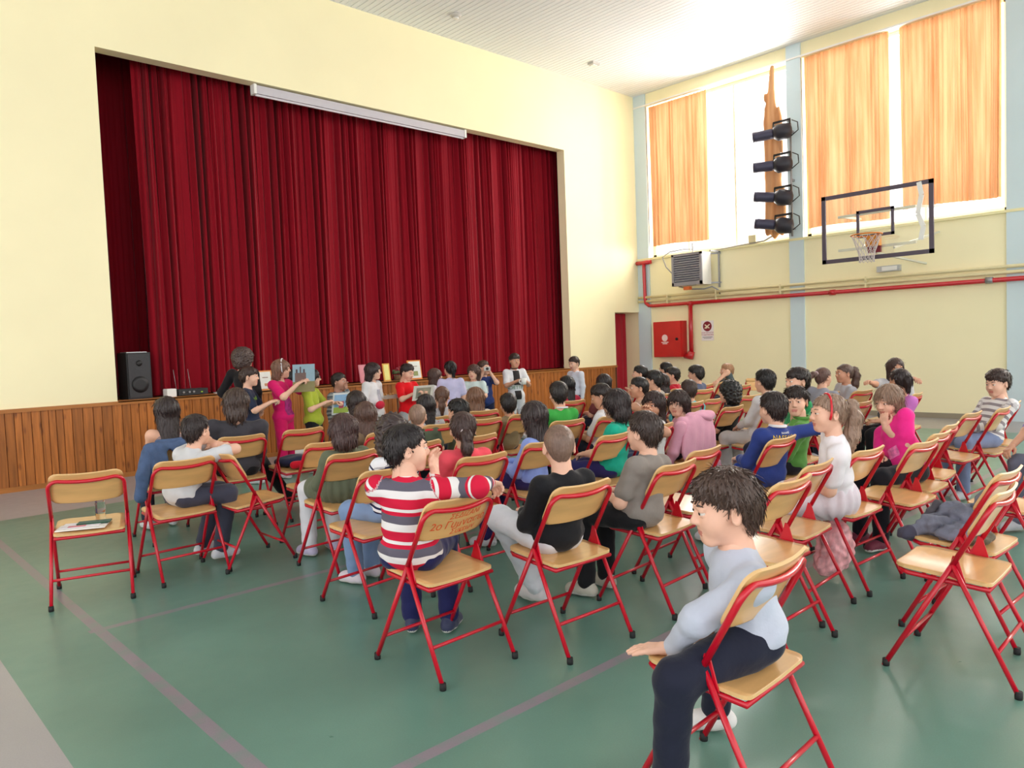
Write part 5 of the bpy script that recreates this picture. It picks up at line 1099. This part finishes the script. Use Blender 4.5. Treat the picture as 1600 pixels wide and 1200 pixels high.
card('framed_certificate', (4.92, YS+.08, ZS), 2, .22, .29, (226, 150, 90), (232, 232, 228), 'framed certificate with orange border left of the magenta girl', 'certificate', art=[(-.2, .2, .62, .66, (150, 120, 110)), (-.1, .15, .2, .34, (200, 140, 110))])
card('framed_certificate', (7.63, YS+.1, ZS), -2, .27, .33, (230, 140, 70), (230, 234, 230), 'framed certificate with orange border right of the red T-shirt', 'certificate', art=[(-.15, .2, .18, .42, (150, 160, 110)), (-.25, .2, .66, .7, (170, 160, 150))])
card('pink_folder', (6.62, YS+.08, ZS), 0, .2, .3, (214, 140, 150), (220, 150, 160), 'pink folder standing on the stage edge', 'folder')
card('yellow_folder', (7.05, YS+.1, ZS), -6, .13, .3, (230, 170, 90), (240, 232, 150), 'narrow yellow folder standing on the stage edge', 'folder')
fl = empty('flower_pot', (7.26, YS+.12, ZS), 0, 'small pot with reddish flowers on the stage edge', 'flower pot')
MB().lathe([(.05, 0), (.065, .09), (.06, .09)], 14).build('pot', fabric((110, 84, 60)), fl)
blob('foliage', [ell((random.uniform(-.06, .06), random.uniform(-.05, .05), random.uniform(.1, .18)), (.035, .03, .025)) for _ in range(9)], .015, .01, fabric((86, 96, 64)), fl)
blob('blossom', [ell((random.uniform(-.05, .05), random.uniform(-.05, .03), random.uniform(.17, .22)), (.022, .022, .018)) for _ in range(5)], .006, .007, fabric((150, 60, 70)), fl)
bg = empty('black_bag', (5.55, YS+.28, ZS), 0, 'black bag lying on the stage behind the girl in lime', 'bag')
blob('sack', [ell((0, 0, .1), (.2, .13, .11)), ell((-.13, 0, .16), (.12, .1, .12)), ell((.2, .02, .07), (.14, .1, .07))], .05, .02, mat('black_leather', (20, 20, 22), .4), bg, noise=wrinkle(.006, 30))
MB().tube([(-.15, -.05, .22), (-.08, -.1, .32), (.05, -.1, .3), (.12, -.06, .17)], .01, 6).build('strap', M_blk, bg)
nb = empty('booklet', (4.35, YS+.12, ZS), R(10), 'flat white booklet lying on the stage edge', 'booklet'); MB().box(-.16, .16, -.09, .09, 0, .012).build('pages', M_white, nb); MB().box(-.162, .162, -.092, .092, .012, .015).build('cover', fabric((210, 206, 204)), nb)
wb = empty('white_board', (5.2, YS-.04, 0), 0, 'white sheet of card leaning against the foot of the stage', 'card'); MB().box(-.2, .22, -.02, .0, 0, .14).build('sheet', M_white, wb); MB().box(-.2, .22, -.022, -.019, .0, .012).build('fold', fabric((200, 200, 204)), wb)
# held things
def sheet(name, info, at_, w, h, paper, label, cat, yaw=0, pitch=-12, art=None):
    rt_ = info['root']; Mw = Matrix.Translation(rt_.location) @ Matrix.Rotation(rt_.rotation_euler.z, 4, 'Z') @ Matrix.Translation(at_) @ Matrix.Rotation(R(yaw), 4, 'Z') @ Matrix.Rotation(R(pitch), 4, 'X')
    e = bpy.data.objects.new(name, None); C.objects.link(e); e.matrix_world = Mw; tag(e, label, cat)
    MB().box(-w/2, w/2, -.003, .003, -h/2, h/2).build('page', fabric(paper), e)
    for i_, (x0, x1, z0, z1, c) in enumerate(art or []):
        MB().box(x0*w, x1*w, .003, .0045+.0004*i_, z0*h, z1*h).build('print', fabric(c), e)
    return e
sheet('picture_card', PEOPLE['p3'], (.0, .31, 1.2), .26, .34, (150, 176, 190), 'picture card of a castle held by the girl in magenta', 'picture', yaw=-48, art=[(-.5, .5, -.5, -.12, (150, 140, 100)), (-.1, .4, -.12, .2, (120, 100, 96)), (-.05, .03, .2, .33, (96, 84, 90)), (.12, .18, .2, .42, (96, 84, 90)), (.28, .36, .2, .33, (96, 84, 90))])
sheet('picture_card', PEOPLE['p4'], (-.2, .3, .84), .24, .3, (226, 228, 230), 'drawing with a red house held by the girl in lime', 'picture', yaw=-50, pitch=-20, art=[(-.42, .42, -.42, -.15, (170, 190, 90)), (-.42, .42, -.15, .42, (150, 190, 226)), (-.12, .14, -.2, .12, (196, 90, 110))])
sheet('newspaper_page', PEOPLE['p7'], (0, .3, .9), .32, .21, (214, 208, 200), 'newspaper page held by the boy in the red T-shirt', 'newspaper', yaw=-12, pitch=-18, art=[(-.36, .36, -.36, .36, (150, 146, 130)), (-.3, .0, -.25, .3, (166, 158, 136)), (.1, .32, -.3, .2, (136, 136, 124))])
sheet('white_sheet', PEOPLE['p10'], (0, .28, .82), .22, .14, (232, 234, 236), 'white sheet held by the girl in mint', 'paper', pitch=-30, art=[(-.35, .35, .1, .16, (200, 204, 210))])
sheet('paper_slip', PEOPLE['p2'], (0, .31, .93), .1, .07, (214, 190, 170), 'small paper in the hands of the boy in navy', 'paper', pitch=-40, art=[(-.3, .3, -.1, .1, (190, 160, 140))])
i = PEOPLE['p12']; cu = empty('white_cup', (0, 0, 0), 0, 'white cup in the hands of the boy in the football shirt', 'cup'); cu.matrix_world = Matrix.Translation(i['root'].location) @ Matrix.Rotation(i['root'].rotation_euler.z, 4, 'Z') @ Matrix.Translation((0, .33, .935))
MB().lathe([(.035, -.05), (.048, .05), (.043, .05), (.03, -.04)], 16).build('bowl', M_white, cu); MB().tube([(.042, 0, .03), (.075, 0, .02), (.075, 0, -.02), (.04, 0, -.03)], .008, 6).build('handle', M_white, cu)
i = PEOPLE['p11']; cm_ = empty('compact_camera', (0, 0, 0), 0, 'silver compact camera held by the boy in the blue T-shirt', 'camera'); cm_.matrix_world = Matrix.Translation(i['root'].location) @ Matrix.Rotation(i['root'].rotation_euler.z, 4, 'Z') @ Matrix.Translation((0, .27, 1.155))
MB().box(-.05, .05, -.012, .012, -.03, .03).build('body', mat('silver', (180, 180, 176), .3, metal=.6), cm_); MB().lathe([(.022, 0), (.02, .02)], 14, M=Matrix.Translation((0, .012, 0)) @ Matrix.Rotation(R(-90), 4, 'X')).build('lens', M_blk, cm_)
tr = empty('wooden_tray', (5.83, 8.72, .83), R(-5), 'pale tray of small orange figures beside the girl in white print', 'tray'); MB().box(-.17, .17, -.09, .09, 0, .015).box(-.17, .17, -.09, -.08, .015, .05).box(-.17, .17, .08, .09, .015, .05).box(-.17, -.16, -.09, .09, .015, .05).box(.16, .17, -.09, .09, .015, .05).build('base', fabric((186, 170, 156)), tr)
for k in range(5): blob('figure', [ell((-.12+k*.05, random.uniform(-.03, .03), .05), (.018, .018, .03))], .01, .008, fabric((206, 150, 90)), tr)
for sx in (-.15, .15): MB().tube([(sx, 0, 0), (sx*1.1, 0, -.83)], .012, 6).build('leg', fabric((150, 120, 96)), tr)
po = empty('red_pouch', (5.47, 8.41, .78), R(-155), 'red pouch at the waist of the girl in white print', 'pouch'); blob('bag', [ell((0, .03, 0), (.1, .035, .055))], .01, .01, fabric((196, 30, 60)), po); MB().tube([(-.1, .0, .02), (-.12, -.06, .03)], .006, 5).build('strap', M_blk, po)
# on and over the chairs
def on_chair(key, p):
    t = CH[key]; return Matrix.Translation(t.location) @ Matrix.Rotation(t.rotation_euler.z, 4, 'Z') @ Vector(p)
bt = empty('water_bottle', on_chair('c1', (.055, .07, .452)), 0, 'clear plastic water bottle standing on the leftmost chair', 'bottle')
M_pet = bpy.data.materials.new('clear_plastic'); M_pet.use_nodes = True; _b = M_pet.node_tree.nodes['Principled BSDF']; _b.inputs['Transmission Weight'].default_value = 1; _b.inputs['Roughness'].default_value = .05; _b.inputs['IOR'].default_value = 1.15; _b.inputs['Base Color'].default_value = (.93, .96, .97, 1)
MB().lathe([(.026, 0), (.03, .01), (.03, .05), (.027, .055), (.03, .06), (.03, .12), (.026, .125), (.03, .13), (.022, .16), (.011, .175), (.011, .19)], 16).build('body', M_pet, bt)
MB().lathe([(.014, .185), (.014, .2)], 12).build('cap', M_white, bt)
pp = empty('papers', on_chair('c1', (-.04, -.02, .448)), R(-25), 'white papers and a dark green leaflet on the leftmost chair', 'papers')
MB().box(-.14, .14, -.1, .08, 0, .006).build('sheet', M_white, pp); b = MB().box(-.12, .1, -.06, .09, .007, .010); b.build('sheet', fabric((226, 222, 228)), pp)
MB().box(-.04, .15, .0, .085, .011, .018).build('leaflet', fabric((44, 84, 66)), pp); MB().box(-.08, .02, -.05, -.01, .0105, .0125).build('leaflet', fabric((206, 120, 130)), pp)
def garment(name, key, prims, k, h, col, label, extra=None, cat='jacket', nz=(.006, 28), m=None):
    t = CH[key]; e = empty(name, t.location, t.rotation_euler.z, label, cat)
    blob('cloth', prims, k, h, m or fabric(col), e, noise=wrinkle(*nz))
    for nm, pr2, c2 in extra or []: blob(nm, pr2, .02, h, fabric(c2) if isinstance(c2, tuple) else c2, e, noise=wrinkle(nz[0]*.6, nz[1]))
    return e
DEN = mat('blue_denim', (72, 92, 128), .85, var=.2, vscale=(14, 14, 14), bump=.3, bscale=90)
DEN2 = mat('grey_denim', (112, 114, 130), .85, var=.25, vscale=(14, 14, 14), bump=.3, bscale=90)
garment('denim_jacket', 'c5', [cap((-.2, -.17, .79), (.2, -.17, .79), .035, .035), cap((-.19, -.2, .76), (-.17, -.21, .5), .035, .045), cap((0, -.21, .76), (0, -.2, .46), .03, .035), cap((.18, -.2, .76), (.17, -.2, .5), .03, .04), cap((-.1, -.2, .76), (-.09, -.2, .47), .03, .035), cap((.1, -.2, .76), (.09, -.2, .48), .03, .035)], .05, .014, (70, 90, 126), 'blue denim jacket hanging over a chair back near the stage',
        [('sleeve', [cap((-.21, -.18, .74), (-.27, -.22, .58), .05, .05), cap((-.27, -.22, .58), (-.29, -.2, .40), .05, .045)], DEN), ('collar', [cap((-.12, -.15, .82), (.12, -.15, .82), .022, .022)], DEN)], m=DEN)
fold_v = lambda P: (.009*np.sin(P[:, 0]*62+2.2*np.sin(P[:, 2]*5))*np.clip((.86-P[:, 2])*3, .2, 1)).astype(np.float32)
e = empty('pink_jacket', CH['c30'].location, CH['c30'].rotation_euler.z, 'pale pink hooded jacket hung over a chair back', 'jacket'); M_pk = fabric((232, 168, 190))
blob('cloth', [ell((0, -.215, .56), (.235, .04, .3)), cap((-.19, -.165, .795), (.19, -.165, .795), .04, .04), ell((0, -.225, .36), (.25, .045, .12))], .05, .012, M_pk, e, noise=fold_v)
blob('hood', [ell((.1, -.2, .82), (.11, .07, .05)), ell((.0, -.18, .83), (.13, .05, .035))], .03, .012, M_pk, e, noise=wrinkle(.005, 40))
blob('sleeve', [cap((-.22, -.18, .76), (-.26, -.14, .55), .05, .045), cap((-.26, -.14, .55), (-.25, -.05, .40), .045, .04)], .02, .012, M_pk, e, noise=wrinkle(.005, 40))
garment('navy_jacket', 'c6', [ell((.02, .04, .50), (.16, .13, .05)), ell((-.05, .1, .5), (.12, .09, .045))], .04, .014, (34, 38, 66), 'navy jacket with bright red lining lying on a chair seat', [('lining', [cap((-.1, -.12, .485), (.17, -.12, .485), .032, .036), cap((.17, -.12, .485), (.2, .0, .48), .034, .025)], (206, 20, 44))])
garment('grey_denim_jacket', 'c51', [ell((.0, .06, .485), (.17, .13, .045)), cap((-.17, .235, .475), (-.02, .15, .5), .032, .045), ell((.09, .1, .55), (.085, .1, .055)), ell((.13, -.02, .6), (.06, .05, .075)), ell((-.06, .16, .52), (.08, .06, .04))], .02, .009, (92, 94, 110), 'grey denim jacket heaped on the chair at the right edge',
        [('cuff', [cap((-.185, .245, .472), (-.17, .235, .475), .036, .039)], (70, 68, 84)), ('waistband', [cap((-.03, .2, .54), (.07, .18, .59), .016, .018)], (78, 74, 82)), ('lining', [ell((-.03, -.04, .468), (.12, .06, .025))], (88, 78, 62))], m=DEN2, nz=(.009, 58))
hb = empty('shoulder_bag', on_chair('c46', (.02, .02, .455)), R(20), 'dark brown bag with a black strap on the chair before the striped boy', 'bag'); blob('sack', [ell((0, 0, .07), (.12, .06, .075))], .02, .012, fabric((92, 78, 66)), hb, noise=wrinkle(.004, 40)); MB().tube([(-.1, 0, .08), (-.08, -.01, .17), (.02, -.02, .19), (.1, 0, .1)], .01, 6).build('strap', M_blk, hb)
pb = empty('plastic_bag', (4.52, 1.98, 0), 0, 'red and white plastic bag hanging under the seat of the girl in white', 'plastic bag')
blob('sack', [ell((0, 0, .2), (.12, .1, .15)), cap((0, 0, .3), (0, 0, .40), .06, .02), ell((-.07, .02, .1), (.08, .07, .07))], .05, .012, mat('red_white_film', (226, 160, 166), .3, var=.4, vscale=(22, 22, 12)), pb, noise=wrinkle(.01, 55))
MB().tube([(-.03, 0, .4), (-.01, 0, .44), (.03, 0, .4)], .006, 5).build('handle', mat('red_film', (200, 50, 60), .4), pb)
